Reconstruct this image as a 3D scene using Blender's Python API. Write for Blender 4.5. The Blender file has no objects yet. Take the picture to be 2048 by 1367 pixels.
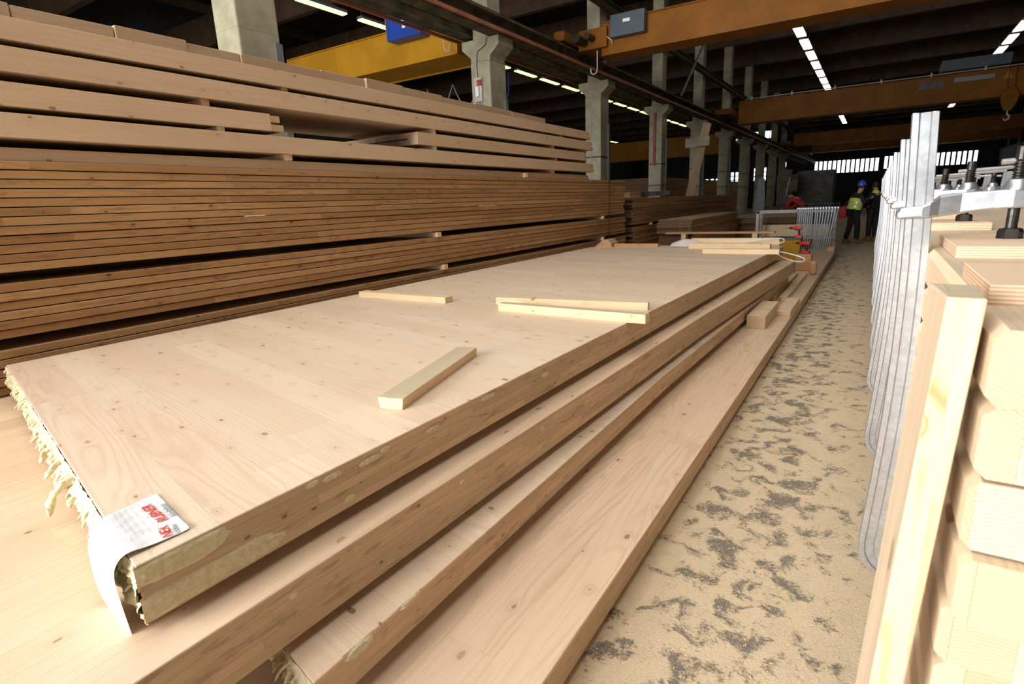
import bpy, bmesh, math, random
from mathutils import Vector, Matrix, noise
random.seed(7)
sc = bpy.context.scene
C = sc.collection
R_ = random.Random(11)

# ------------------------------------------------------------------ camera
CAMZ = 1.55
cam = bpy.data.cameras.new('camera')
cam.sensor_width = 36.0
cam.lens = 1101.4875 / 2048 * 36
cam.clip_start = 0.03; cam.clip_end = 300
co = bpy.data.objects.new('camera', cam); C.objects.link(co)
M3 = Matrix(((0.84147002, -0.09712011, 0.53150343),
             (0.53875894, 0.22515849, -0.8118143),
             (-0.04082902, 0.96946962, 0.24178845)))
co.matrix_world = Matrix.Translation((0, 0, CAMZ)) @ M3.to_4x4()
sc.camera = co
cam.dof.use_dof = True
cam.dof.focus_distance = 2.6
cam.dof.aperture_fstop = 6.3

# ------------------------------------------------------------------ sky, light, exposure
w = bpy.data.worlds.new('overcast'); sc.world = w; w.use_nodes = True
wn = w.node_tree.nodes; wl = w.node_tree.links
bg = wn['Background']; bg.inputs['Color'].default_value = (0.86, 0.93, 1.0, 1)
bg.inputs['Strength'].default_value = 4.0
sc.view_settings.view_transform = 'Standard'
sc.view_settings.look = 'None'
sc.view_settings.exposure = 0.32
sc.view_settings.gamma = 1.0
sc.view_settings.use_curve_mapping = False

def area(name, loc, target, sx, sy, power, col=(1, 1, 1)):
    l = bpy.data.lights.new(name, 'AREA'); l.shape = 'RECTANGLE'; l.size = sx; l.size_y = sy
    l.energy = power; l.color = col
    o = bpy.data.objects.new(name, l); C.objects.link(o)
    o.location = loc
    o.rotation_euler = (Vector(target) - Vector(loc)).to_track_quat('-Z', 'Y').to_euler()
    return o
# daylight through the open hall gate behind the camera
area('gate_daylight', (-6.2, -9.1, 3.7), (-1.6, 4.0, 0.6), 8.4, 6.6, 2250, (1.0, 0.965, 0.92))
# added soft fill below the closed ceiling, brightens the near panel tops
area('overhead_fill', (-1.8, -0.5, 9.55), (-1.8, -0.5, 0), 7.0, 17.0, 620, (1.0, 0.97, 0.93))

# ------------------------------------------------------------------ mesh helpers
class MB:
    def __init__(s): s.v = []; s.f = []; s.m = []
    def add(s, vs, fs, mi=0):
        n = len(s.v); s.v += [tuple(v) for v in vs]
        for f in fs: s.f.append([n + i for i in f]); s.m.append(mi)
    def box(s, c, d, rz=0.0, mi=0, rot=None):
        hx, hy, hz = d[0] / 2, d[1] / 2, d[2] / 2
        r = rot if rot is not None else Matrix.Rotation(rz, 3, 'Z')
        vs = [Vector(c) + r @ Vector((x, y, z)) for x in (-hx, hx) for y in (-hy, hy) for z in (-hz, hz)]
        s.add(vs, [(0, 1, 3, 2), (4, 6, 7, 5), (0, 4, 5, 1), (2, 3, 7, 6), (0, 2, 6, 4), (1, 5, 7, 3)], mi)
    def bx(s, x0, x1, y0, y1, z0, z1, mi=0):
        s.box(((x0 + x1) / 2, (y0 + y1) / 2, (z0 + z1) / 2), (x1 - x0, y1 - y0, z1 - z0), mi=mi)
    def prism(s, poly, z0, z1, mi=0, top=None, bot=None):
        n = len(poly)
        vs = [(p[0], p[1], z0) for p in poly] + [(p[0], p[1], z1) for p in poly]
        s.add(vs, [(i, (i + 1) % n, n + (i + 1) % n, n + i) for i in range(n)], mi)
        s.add(vs, [tuple(range(n, 2 * n))], mi if top is None else top)
        s.add(vs, [tuple(range(n - 1, -1, -1))], mi if bot is None else bot)
    def extr(s, poly, axis, a0, a1, mi=0, cap=None):   # poly in the other two axes
        def P(p, a):
            return {'x': (a, p[0], p[1]), 'y': (p[0], a, p[1]), 'z': (p[0], p[1], a)}[axis]
        n = len(poly)
        vs = [P(p, a0) for p in poly] + [P(p, a1) for p in poly]
        s.add(vs, [(i, (i + 1) % n, n + (i + 1) % n, n + i) for i in range(n)], mi)
        cm = mi if cap is None else cap
        s.add(vs, [tuple(range(n - 1, -1, -1)), tuple(range(n, 2 * n))], cm)
    def tube(s, pts, r, seg=8, mi=0, cap=True):
        pts = [Vector(p) for p in pts]; n = len(pts)
        rr = r if isinstance(r, (list, tuple)) else [r] * n
        rings = []; up = None
        for i, p in enumerate(pts):
            t = (pts[min(i + 1, n - 1)] - pts[max(i - 1, 0)]).normalized()
            if up is None:
                up = Vector((0, 0, 1)) if abs(t.z) < .9 else Vector((1, 0, 0))
            a = t.cross(up)
            if a.length < 1e-5: a = t.cross(Vector((0, 1, 0)))
            a.normalize(); up = a.cross(t).normalized()
            rings.append([p + (a * math.cos(k * 2 * math.pi / seg) + up * math.sin(k * 2 * math.pi / seg)) * rr[i] for k in range(seg)])
        vs = [v for g in rings for v in g]
        fs = [(i * seg + k, i * seg + (k + 1) % seg, (i + 1) * seg + (k + 1) % seg, (i + 1) * seg + k) for i in range(n - 1) for k in range(seg)]
        if cap: fs += [tuple(range(seg - 1, -1, -1)), tuple(range((n - 1) * seg, n * seg))]
        s.add(vs, fs, mi)
    def lathe(s, c, prof, seg=16, mi=0):
        vs = []; n = len(prof)
        for r, z in prof:
            for k in range(seg):
                a = k * 2 * math.pi / seg
                vs.append((c[0] + r * math.cos(a), c[1] + r * math.sin(a), c[2] + z))
        fs = [(i * seg + k, i * seg + (k + 1) % seg, (i + 1) * seg + (k + 1) % seg, (i + 1) * seg + k) for i in range(n - 1) for k in range(seg)]
        fs += [tuple(range(seg - 1, -1, -1)), tuple(range((n - 1) * seg, n * seg))]
        s.add(vs, fs, mi)
    def loft(s, secs, mi=0, caps=True):
        n = len(secs[0]); vs = [v for q in secs for v in q]
        fs = [(i * n + k, i * n + (k + 1) % n, (i + 1) * n + (k + 1) % n, (i + 1) * n + k) for i in range(len(secs) - 1) for k in range(n)]
        if caps: fs += [tuple(range(n - 1, -1, -1)), tuple(range((len(secs) - 1) * n, len(secs) * n))]
        s.add(vs, fs, mi)
    def build(s, name, mats, parent=None, loc=(0, 0, 0), bevel=0, smooth=False, seg=2):
        me = bpy.data.meshes.new(name)
        L = Vector(loc)
        me.from_pydata([tuple(Vector(v) - L) for v in s.v], [], s.f)
        if not isinstance(mats, (list, tuple)): mats = [mats]
        for m in mats: me.materials.append(m)
        me.polygons.foreach_set('material_index', s.m)
        bm = bmesh.new(); bm.from_mesh(me)
        bmesh.ops.remove_doubles(bm, verts=bm.verts, dist=1e-6)
        bmesh.ops.recalc_face_normals(bm, faces=bm.faces)
        bm.to_mesh(me); bm.free()
        if smooth:
            for p in me.polygons: p.use_smooth = True
            try: me.set_sharp_from_angle(angle=math.radians(40))
            except Exception: pass
        o = bpy.data.objects.new(name, me); C.objects.link(o)
        if parent is not None: o.parent = parent
        o.location = loc
        if bevel:
            b = o.modifiers.new('b', 'BEVEL'); b.width = bevel; b.segments = seg; b.limit_method = 'ANGLE'
        return o

def tag(o, label=None, cat=None, group=None, kind=None):
    if label: o['label'] = label
    if cat: o['category'] = cat
    if group: o['group'] = group
    if kind: o['kind'] = kind
    return o
def empty(name, loc, label=None, cat=None, group=None, rz=0):
    o = bpy.data.objects.new(name, None); C.objects.link(o); o.location = loc; o.rotation_euler = (0, 0, rz)
    o.empty_display_size = .1
    return tag(o, label, cat, group)
def copy_tree(o, parent=None):
    c = o.copy(); C.objects.link(c)
    if parent is not None: c.parent = parent
    for ch in list(o.children): copy_tree(ch, c)
    return c
ORD = ['first', 'second', 'third', 'fourth', 'fifth', 'sixth', 'seventh', 'eighth', 'ninth', 'tenth', 'eleventh', 'twelfth',
       'thirteenth', 'fourteenth', 'fifteenth', 'sixteenth', 'seventeenth', 'eighteenth', 'nineteenth', 'twentieth',
       'twenty-first', 'twenty-second', 'twenty-third', 'twenty-fourth', 'twenty-fifth', 'twenty-sixth', 'twenty-seventh', 'twenty-eighth', 'twenty-ninth', 'thirtieth']

# ------------------------------------------------------------------ materials
class NT:
    def __init__(s, name):
        s.m = bpy.data.materials.new(name); s.m.use_nodes = True
        s.t = s.m.node_tree; s.b = s.t.nodes['Principled BSDF']
    def n(s, t, **k):
        x = s.t.nodes.new(t)
        for a, b in k.items(): setattr(x, a, b)
        return x
    def l(s, a, b): s.t.links.new(a, b)
    def inp(s, sock, v):
        if hasattr(v, 'is_output') or isinstance(v, bpy.types.NodeSocket): s.l(v, sock)
        else: sock.default_value = v
    def math(s, op, a, b=0.0, c=0.0, clamp=False):
        x = s.n('ShaderNodeMath', operation=op); x.use_clamp = clamp
        s.inp(x.inputs[0], a); s.inp(x.inputs[1], b)
        if op in ('MULTIPLY_ADD', 'COMPARE', 'SMOOTH_MIN'): s.inp(x.inputs[2], c)
        return x.outputs[0]
    def comb(s, a, b, c):
        x = s.n('ShaderNodeCombineXYZ'); s.inp(x.inputs[0], a); s.inp(x.inputs[1], b); s.inp(x.inputs[2], c); return x.outputs[0]
    def vadd(s, a, b):
        x = s.n('ShaderNodeVectorMath', operation='ADD'); s.inp(x.inputs[0], a); s.inp(x.inputs[1], b); return x.outputs[0]
    def vscale(s, a, k):
        x = s.n('ShaderNodeVectorMath', operation='SCALE'); s.inp(x.inputs[0], a); s.inp(x.inputs[3], k); return x.outputs[0]
    def mix(s, f, a, b, bt='MIX'):
        x = s.n('ShaderNodeMix', data_type='RGBA', blend_type=bt)
        s.inp(x.inputs[0], f); s.inp(x.inputs[6], a); s.inp(x.inputs[7], b); return x.outputs[2]
    def noise(s, v, scale, detail=2, rough=.5, dist=0):
        x = s.n('ShaderNodeTexNoise'); s.inp(x.inputs['Vector'], v); x.inputs['Scale'].default_value = scale
        x.inputs['Detail'].default_value = detail; x.inputs['Roughness'].default_value = rough; x.inputs['Distortion'].default_value = dist
        return x.outputs['Fac']
    def ss(s, v, a, b):   # smooth map a..b -> 0..1
        x = s.n('ShaderNodeMapRange', interpolation_type='SMOOTHSTEP'); s.inp(x.inputs[0], v)
        s.inp(x.inputs[1], a); s.inp(x.inputs[2], b); return x.outputs[0]
    def bump(s, h, st=.3, d=.002):
        x = s.n('ShaderNodeBump'); x.inputs['Strength'].default_value = st; x.inputs['Distance'].default_value = d
        s.l(h, x.inputs['Height']); s.l(x.outputs[0], s.b.inputs['Normal'])

def c4(c): return (c[0], c[1], c[2], 1)
def wood(name, c1, c2, cr, u='y', v='x', lw=.14, ll=2.2, knot=1.0, ring=1.0, rough=.6, ringn=26, kscale=3.4, seam=.25, stain=0, rot=0.0, straight=1.0, kc=None, gs=1.0):
    kc = kc or cr
    t = NT(name)
    tc = t.n('ShaderNodeTexCoord'); sp = t.n('ShaderNodeSeparateXYZ'); t.l(tc.outputs['Object'], sp.inputs[0])
    oi = t.n('ShaderNodeObjectInfo'); rnd = oi.outputs['Random']
    X_, Y_ = sp.outputs[0], sp.outputs[1]
    if rot:
        X_ = t.math('ADD', t.math('MULTIPLY', sp.outputs[0], math.cos(rot)), t.math('MULTIPLY', sp.outputs[1], math.sin(rot)))
        Y_ = t.math('SUBTRACT', t.math('MULTIPLY', sp.outputs[1], math.cos(rot)), t.math('MULTIPLY', sp.outputs[0], math.sin(rot)))
    ax = {'x': X_, 'y': Y_, 'z': sp.outputs[2]}
    wv = [a for a in 'xyz' if a not in (u, v)][0]
    U = t.math('ADD', ax[u], t.math('MULTIPLY', rnd, 31.7)); V = ax[v]; Wc = ax[wv]
    row = t.math('FLOOR', t.math('DIVIDE', V, lw))
    h1 = t.n('ShaderNodeTexWhiteNoise', noise_dimensions='2D'); t.l(t.comb(row, rnd, 0), h1.inputs['Vector'])
    seg = t.math('FLOOR', t.math('ADD', t.math('DIVIDE', U, ll), h1.outputs['Value']))
    h2 = t.n('ShaderNodeTexWhiteNoise', noise_dimensions='3D'); t.l(t.comb(row, seg, rnd), h2.inputs['Vector'])
    off = t.vscale(h2.outputs['Color'], 23.0)
    # knots
    kv = t.vadd(t.comb(t.math('MULTIPLY', U, kscale), t.math('MULTIPLY', V, kscale * 1.8), 0.0), off)
    vo = t.n('ShaderNodeTexVoronoi', voronoi_dimensions='2D'); vo.inputs['Scale'].default_value = 1.0; t.l(kv, vo.inputs['Vector'])
    cs = t.n('ShaderNodeSeparateColor'); t.l(vo.outputs['Color'], cs.inputs[0])
    on = t.math('GREATER_THAN', cs.outputs[1], 1 - .45 * min(knot, 2))
    rad = t.math('MULTIPLY_ADD', t.math('POWER', cs.outputs[0], 1.7), .085, .018)
    wob = t.math('MULTIPLY_ADD', t.noise(kv, 14, 1), .05, -.025)
    dk = t.math('ADD', vo.outputs['Distance'], wob)
    km = t.math('MULTIPLY', t.math('SUBTRACT', 1.0, t.ss(dk, t.math('MULTIPLY', rad, .6), rad)), on)
    halo = t.math('MULTIPLY', t.math('POWER', 2.718, t.math('MULTIPLY', vo.outputs['Distance'], -9.0)), on)
    # rings
    gv = t.vadd(t.comb(t.math('MULTIPLY', U, .55 * gs), t.math('MULTIPLY', V, 5.0 * gs), t.math('MULTIPLY', Wc, 5.0 * gs)), off)
    N1 = t.noise(gv, 1.0, 1.5, .45, .15)
    sc0 = t.n('ShaderNodeSeparateColor'); t.l(h2.outputs['Color'], sc0.inputs[0])
    strt = t.math('MULTIPLY', t.math('MULTIPLY', V, 780.0 * straight), t.math('MULTIPLY_ADD', t.ss(sc0.outputs[1], .35, .8), .85, .06))
    ph = t.math('ADD', t.math('ADD', t.math('MULTIPLY', N1, ringn * 6.283 / 2), strt), t.math('MULTIPLY', halo, 14.0))
    rg = t.math('POWER', t.math('MULTIPLY_ADD', t.math('SINE', ph), .5, .5), 3.0)
    rmod = t.ss(t.noise(gv, .7, 1), .3, .7)
    fine = t.noise(t.vadd(t.comb(t.math('MULTIPLY', U, 2.5), t.math('MULTIPLY', V, 130), t.math('MULTIPLY', Wc, 130)), off), 1.0, 1)
    big = t.noise(t.comb(t.math('MULTIPLY', U, .8), t.math('MULTIPLY', V, 3), Wc), 1.0, 2)
    sc2 = t.n('ShaderNodeSeparateColor'); t.l(h2.outputs['Color'], sc2.inputs[0])
    base = t.mix(sc2.outputs[0], c4(c1), c4(c2))
    base = t.mix(t.math('MULTIPLY', t.ss(big, .35, .75), .35), base, c4([.5 * a + .5 * b for a, b in zip(c2, cr)]))
    base = t.mix(t.math('MULTIPLY', t.math('MULTIPLY', rg, t.math('MULTIPLY_ADD', rmod, .7, .2)), .42 * ring), base, c4(cr))
    base = t.mix(t.math('MULTIPLY', t.ss(fine, .45, .75), .22), base, c4(cr))
    base = t.mix(t.math('MULTIPLY', halo, .35), base, c4([a * .8 for a in cr]))
    base = t.mix(t.math('MULTIPLY', km, t.math('MULTIPLY_ADD', cs.outputs[2], .6, .35)), base, t.mix(t.ss(dk, t.math('MULTIPLY', rad, .1), t.math('MULTIPLY', rad, .75)), c4((kc[0] * .62, kc[1] * .50, kc[2] * .42)), c4((kc[0] * .30, kc[1] * .2, kc[2] * .16))))
    fr = t.math('FRACT', t.math('DIVIDE', V, lw))
    sm = t.math('LESS_THAN', fr, .0012 / lw)
    fu = t.math('FRACT', t.math('ADD', t.math('DIVIDE', U, ll), h1.outputs['Value']))
    sm2 = t.math('LESS_THAN', fu, .0015 / ll)
    base = t.mix(t.math('MULTIPLY', t.math('MAXIMUM', sm, sm2), seam), base, c4([a * .35 for a in cr]))
    if stain:
        sv = t.comb(t.math('MULTIPLY', U, 6.0), t.math('MULTIPLY', V, 30), t.math('MULTIPLY', Wc, 30))
        st = t.ss(t.noise(sv, 1.0, 3, .6), .56, .68)
        base = t.mix(t.math('MULTIPLY', st, stain), base, c4((cr[0] * .55, cr[1] * .5, cr[2] * .4)))
    t.l(base, t.b.inputs['Base Color'])
    t.b.inputs['Roughness'].default_value = rough
    t.b.inputs['Specular IOR Level'].default_value = .35
    t.bump(t.math('ADD', fine, t.math('MULTIPLY', rg, .6)), .12, .001)
    return t.m

def plain(name, col, rough=.5, metal=0, var=.12, scale=6, bump=0, emis=None, es=0):
    t = NT(name)
    tc = t.n('ShaderNodeTexCoord')
    nz = t.noise(tc.outputs['Object'], scale, 4, .6)
    t.l(t.mix(t.math('MULTIPLY', t.ss(nz, .35, .7), 1.0), c4([a * (1 - var) for a in col]), c4([min(1, a * (1 + var)) for a in col])), t.b.inputs['Base Color'])
    t.b.inputs['Roughness'].default_value = rough; t.b.inputs['Metallic'].default_value = metal
    if bump: t.bump(t.noise(tc.outputs['Object'], scale * 8, 3), bump, .003)
    if emis: t.b.inputs['Emission Color'].default_value = c4(emis); t.b.inputs['Emission Strength'].default_value = es
    return t.m

PALE1, PALE2, PALER = (.78, .645, .50), (.71, .565, .42), (.56, .37, .23)
M = {}
M['top_cross'] = wood('spruce_face_cross_grain', PALE1, PALE2, PALER, u='x', v='y', lw=.19, ll=3.1, knot=1.1, ring=.95, kscale=4.4, rot=-.19)
M['top_long'] = wood('spruce_face_long_grain', (.78, .61, .44), (.66, .48, .33), (.50, .32, .19), u='y', v='x', lw=.19, ll=3.5, knot=.8, ring=1.1, kscale=4.0)
M['edge'] = wood('panel_edge_layers', (.74, .52, .34), (.54, .40, .26), (.36, .26, .15), u='y', v='z', lw=.033, ll=.62, knot=.9, ring=.9, kscale=8, seam=.5, stain=.4)
M['edge_end'] = wood('panel_end_layers', (.72, .58, .38), (.62, .48, .30), (.45, .33, .2), u='x', v='z', lw=.033, ll=.19, knot=.5, ring=.9, kscale=8, seam=.5)
M['planed'] = wood('planed_beam_side', (.74, .54, .36), (.69, .49, .32), (.50, .32, .18), u='y', v='z', lw=.6, ll=5.0, knot=1.0, ring=.5, kscale=4.2, seam=.15, ringn=14)
M['brown'] = wood('dark_spruce_side', (.58, .33, .145), (.37, .19, .072), (.20, .10, .036), u='y', v='z', lw=.6, ll=2.6, knot=1.0, ring=.9, kscale=4.5, seam=.5, stain=.35)
M['browntop'] = wood('dark_spruce_face', (.56, .40, .26), (.50, .35, .22), (.32, .2, .11), u='y', v='x', lw=.3, ll=3.0, knot=.6, ring=.6)
M['stick'] = wood('offcut_pine', (.80, .64, .42), (.78, .60, .38), (.62, .40, .2), u='x', v='z', lw=.6, ll=6, knot=1.1, ring=.9, ringn=12, kscale=5, straight=.1, gs=2.0)
M['stick_y'] = wood('offcut_pine_long', (.78, .63, .43), (.74, .58, .38), (.55, .38, .22), u='y', v='z', lw=.6, ll=6, knot=1.0, ring=.9, ringn=9, kscale=5)
M['sticktop'] = wood('offcut_grey_face', (.62, .53, .38), (.56, .47, .33), (.38, .30, .20), u='x', v='y', lw=.6, ll=6, knot=.4, ring=.9, ringn=12)
M['red_stick'] = wood('reddish_offcut', (.62, .36, .2), (.52, .3, .16), (.34, .17, .08), u='x', v='z', lw=.6, ll=3, knot=.8, ring=.8)
M['post'] = wood('pine_post', (.76, .62, .42), (.74, .59, .39), (.52, .24, .08), u='z', v='x', lw=.6, ll=9, knot=1.8, ring=2.0, ringn=12, kscale=6, straight=.03, kc=(.5, .33, .2), gs=3.2)
M['postside'] = wood('pine_post_side', (.62, .5, .36), (.6, .48, .34), (.45, .32, .2), u='z', v='y', lw=.6, ll=9, knot=.7, ring=.9, ringn=9)
M['endgrain'] = None
def endgrain():
    t = NT('end_grain')
    tc = t.n('ShaderNodeTexCoord'); sp = t.n('ShaderNodeSeparateXYZ'); t.l(tc.outputs['Object'], sp.inputs[0])
    rnd = t.n('ShaderNodeObjectInfo').outputs['Random']
    X = t.math('ADD', sp.outputs[0], t.math('MULTIPLY', rnd, .09))
    row = t.math('FLOOR', t.math('DIVIDE', X, .062))
    h = t.n('ShaderNodeTexWhiteNoise', noise_dimensions='2D'); t.l(t.comb(row, rnd, 0), h.inputs['Vector'])
    s2 = t.n('ShaderNodeSeparateColor'); t.l(h.outputs['Color'], s2.inputs[0])
    cx = t.math('MULTIPLY_ADD', s2.outputs[0], .12, -.06); cz = t.math('MULTIPLY_ADD', s2.outputs[1], .16, -.12)
    fx = t.math('SUBTRACT', t.math('MULTIPLY', t.math('FRACT', t.math('DIVIDE', X, .062)), .062), cx)
    fz = t.math('SUBTRACT', sp.outputs[2], cz)
    d = t.math('SQRT', t.math('ADD', t.math('MULTIPLY', fx, fx), t.math('MULTIPLY', fz, fz)))
    wob = t.noise(tc.outputs['Object'], 22, 2)
    rg = t.math('POWER', t.math('MULTIPLY_ADD', t.math('SINE', t.math('ADD', t.math('MULTIPLY', d, 1250), t.math('MULTIPLY', wob, 5))), .5, .5), 2.0)
    b = t.mix(s2.outputs[2], (.74, .62, .47, 1), (.60, .41, .27, 1))
    b = t.mix(t.math('MULTIPLY', rg, .6), b, (.50, .31, .16, 1))
    fr = t.math('FRACT', t.math('DIVIDE', X, .062))
    b = t.mix(t.math('MULTIPLY', t.math('LESS_THAN', fr, .02), .5), b, (.35, .2, .1, 1))
    b = t.mix(t.math('MULTIPLY', t.ss(t.noise(tc.outputs['Object'], 160, 2), .5, .8), .25), b, (.5, .34, .2, 1))
    t.l(b, t.b.inputs['Base Color']); t.b.inputs['Roughness'].default_value = .8
    return t.m
M['endgrain'] = endgrain()
M['beamface'] = wood('glued_beam_face', (.62, .50, .36), (.56, .45, .32), (.40, .30, .2), u='y', v='x', lw=.062, ll=6, knot=.3, ring=1.0, ringn=30)
M['beamside'] = wood('glued_beam_side', (.78, .63, .45), (.72, .56, .38), (.55, .38, .22), u='y', v='z', lw=.6, ll=6, knot=.8, ring=1.0, ringn=12)
def plymat():
    t = NT('plywood')
    tc = t.n('ShaderNodeTexCoord'); sp = t.n('ShaderNodeSeparateXYZ'); t.l(tc.outputs['Object'], sp.inputs[0])
    g = t.n('ShaderNodeNewGeometry'); s2 = t.n('ShaderNodeSeparateXYZ'); t.l(g.outputs['Normal'], s2.inputs[0])
    side = t.math('LESS_THAN', t.math('ABSOLUTE', s2.outputs[2]), .5)
    st = t.math('LESS_THAN', t.math('FRACT', t.math('DIVIDE', sp.outputs[2], .0052)), .42)
    b = t.mix(t.math('MULTIPLY', t.math('MULTIPLY', st, side), .75), (.74, .55, .38, 1), (.42, .22, .12, 1))
    b = t.mix(t.math('MULTIPLY', t.noise(tc.outputs['Object'], 60, 3), .3), b, (.6, .45, .3, 1))
    t.l(b, t.b.inputs['Base Color']); t.b.inputs['Roughness'].default_value = .6
    return t.m
M['ply'] = plymat()
def zinc():
    t = NT('galvanised_steel')
    tc = t.n('ShaderNodeTexCoord')
    vo = t.n('ShaderNodeTexVoronoi'); vo.inputs['Scale'].default_value = 90; t.l(tc.outputs['Object'], vo.inputs['Vector'])
    s = t.n('ShaderNodeSeparateColor'); t.l(vo.outputs['Color'], s.inputs[0])
    nz = t.noise(tc.outputs['Object'], 9, 4, .6)
    b = t.mix(t.math('MULTIPLY', s.outputs[0], .45), (.52, .54, .57, 1), (.32, .35, .39, 1))
    b = t.mix(t.math('MULTIPLY', t.ss(nz, .5, .75), .35), b, (.5, .51, .52, 1))
    t.l(b, t.b.inputs['Base Color']); t.b.inputs['Metallic'].default_value = .85
    t.l(t.math('MULTIPLY_ADD', nz, .25, .2), t.b.inputs['Roughness'])
    return t.m
M['zinc'] = zinc()
M['darksteel'] = plain('black_oiled_steel', (.06, .055, .05), .35, .8, .3, 40)
M['steelgrey'] = plain('grey_painted_steel', (.20, .21, .23), .5, .2)
M['rail'] = plain('dusty_brown_steel', (.085, .07, .045), .8, 0, .35, 3)
M['conductor'] = plain('red_conductor_rail', (.36, .13, .07), .6, 0, .2, 3)
M['orange'] = plain('orange_crane_paint', (.21, .078, .008), .5, 0, .15, 1.5)
M['yellow'] = plain('yellow_crane_paint', (.38, .19, .014), .45, 0, .1, 1.5)
M['blue'] = plain('blue_enamel', (.015, .05, .30), .4, 0, .1)
M['slate'] = plain('blue_grey_enamel', (.055, .075, .10), .5, 0, .1)
M['white'] = plain('white_plastic', (.8, .8, .8), .5, 0, .03)
M['cablegrey'] = plain('grey_cable', (.45, .43, .4), .6)
M['cableblack'] = plain('black_cable', (.03, .03, .035), .5)
M['redpaint'] = plain('red_paint', (.30, .035, .025), .5)
M['redplastic'] = plain('red_plastic', (.60, .03, .03), .4)
M['black'] = plain('black_rubber', (.02, .02, .022), .55)
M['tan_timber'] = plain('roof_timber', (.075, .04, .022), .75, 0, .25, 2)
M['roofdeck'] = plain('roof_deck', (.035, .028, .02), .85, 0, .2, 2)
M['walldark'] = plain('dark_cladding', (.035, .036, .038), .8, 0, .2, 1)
M['clutter'] = plain('dusty_dark_cover', (.07, .07, .07), .8, 0, .3, 4)
def concrete():
    t = NT('weathered_concrete')
    tc = t.n('ShaderNodeTexCoord')
    a = t.noise(tc.outputs['Object'], 2.2, 5, .62); b2 = t.noise(tc.outputs['Object'], 34, 3, .6)
    b = t.mix(t.ss(a, .3, .72), (.27, .25, .17, 1), (.44, .41, .30, 1))
    b = t.mix(t.math('MULTIPLY', t.ss(b2, .5, .8), .35), b, (.3, .28, .22, 1))
    sp = t.n('ShaderNodeSeparateXYZ'); t.l(tc.outputs['Object'], sp.inputs[0])
    st = t.noise(t.comb(t.math('MULTIPLY', sp.outputs[0], 14), t.math('MULTIPLY', sp.outputs[1], 14), t.math('MULTIPLY', sp.outputs[2], .7)), 1, 3)
    b = t.mix(t.math('MULTIPLY', t.ss(st, .55, .75), .35), b, (.24, .22, .17, 1))
    fz = t.math('LESS_THAN', t.math('FRACT', t.math('ADD', t.math('DIVIDE', sp.outputs[2], .62), .3)), .012)
    b = t.mix(t.math('MULTIPLY', fz, .5), b, (.18, .15, .12, 1))
    t.l(b, t.b.inputs['Base Color']); t.b.inputs['Roughness'].default_value = .85
    t.bump(b2, .4, .004)
    return t.m
M['concrete'] = concrete()
def floormat():
    t = NT('sawdust_covered_concrete')
    tc = t.n('ShaderNodeTexCoord'); sp = t.n('ShaderNodeSeparateXYZ'); t.l(tc.outputs['Object'], sp.inputs[0])
    P = tc.outputs['Object']; X, Y = sp.outputs[0], sp.outputs[1]
    cc = t.math('MULTIPLY_ADD', Y, -.020, -.30)          # trodden track leaning with the aisle
    dd = t.math('ABSOLUTE', t.math('SUBTRACT', X, cc))
    band = t.math('SUBTRACT', 1.0, t.ss(dd, .10, .36))
    clump = t.noise(P, 8.5, 5, .62, .5)
    tex = t.noise(t.comb(t.math('MULTIPLY', X, 60), t.math('MULTIPLY', Y, 80), 0), 1, 4, .75)
    fade = t.noise(P, 2.3, 2)
    v = t.math('ADD', t.math('ADD', clump, t.math('MULTIPLY', band, .075)), t.math('ADD', t.math('MULTIPLY_ADD', tex, .42, -.21), t.math('MULTIPLY_ADD', fade, .12, -.06)))
    m = t.ss(v, .560, .70)
    dust = t.noise(P, 3.0, 5, .65); gr = t.noise(P, 260, 2, .7); gr2 = t.noise(P, 90, 3, .7)
    b = t.mix(t.ss(dust, .3, .7), (.63, .51, .35, 1), (.72, .57, .38, 1))
    b = t.mix(t.math('MULTIPLY', t.ss(dust, .52, .62), .4), b, (.48, .43, .32, 1))
    b = t.mix(t.math('MULTIPLY', t.ss(gr, .45, .75), .55), b, (.82, .68, .44, 1))
    b = t.mix(t.math('MULTIPLY', t.ss(gr2, .52, .75), .4), b, (.38, .31, .2, 1))
    dk = t.mix(t.ss(gr2, .4, .7), (.11, .105, .09, 1), (.27, .24, .20, 1))
    b = t.mix(t.math('MULTIPLY', m, .88), b, dk)
    t.l(b, t.b.inputs['Base Color']); t.b.inputs['Roughness'].default_value = .95
    t.bump(t.math('ADD', t.math('MULTIPLY', gr2, .7), t.math('SUBTRACT', t.math('MULTIPLY', gr, .4), t.math('MULTIPLY', m, .8))), .8, .008)
    return t.m
M['floor'] = floormat()
def foam():
    t = NT('cured_foam_glue')
    tc = t.n('ShaderNodeTexCoord'); n1 = t.noise(tc.outputs['Object'], 60, 3, .6); n2 = t.noise(tc.outputs['Object'], 260, 2)
    b = t.mix(t.ss(n1, .35, .7), (.70, .63, .42, 1), (.58, .50, .31, 1))
    b = t.mix(t.math('MULTIPLY', t.ss(n2, .55, .75), .5), b, (.5, .42, .25, 1))
    t.l(b, t.b.inputs['Base Color']); t.b.inputs['Roughness'].default_value = .6
    t.b.inputs['Subsurface Weight'].default_value = .15; t.b.inputs['Subsurface Radius'].default_value = (.01, .008, .004)
    t.bump(t.math('ADD', n1, t.math('MULTIPLY', n2, .5)), .6, .003)
    return t.m
M['foam'] = foam()
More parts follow.
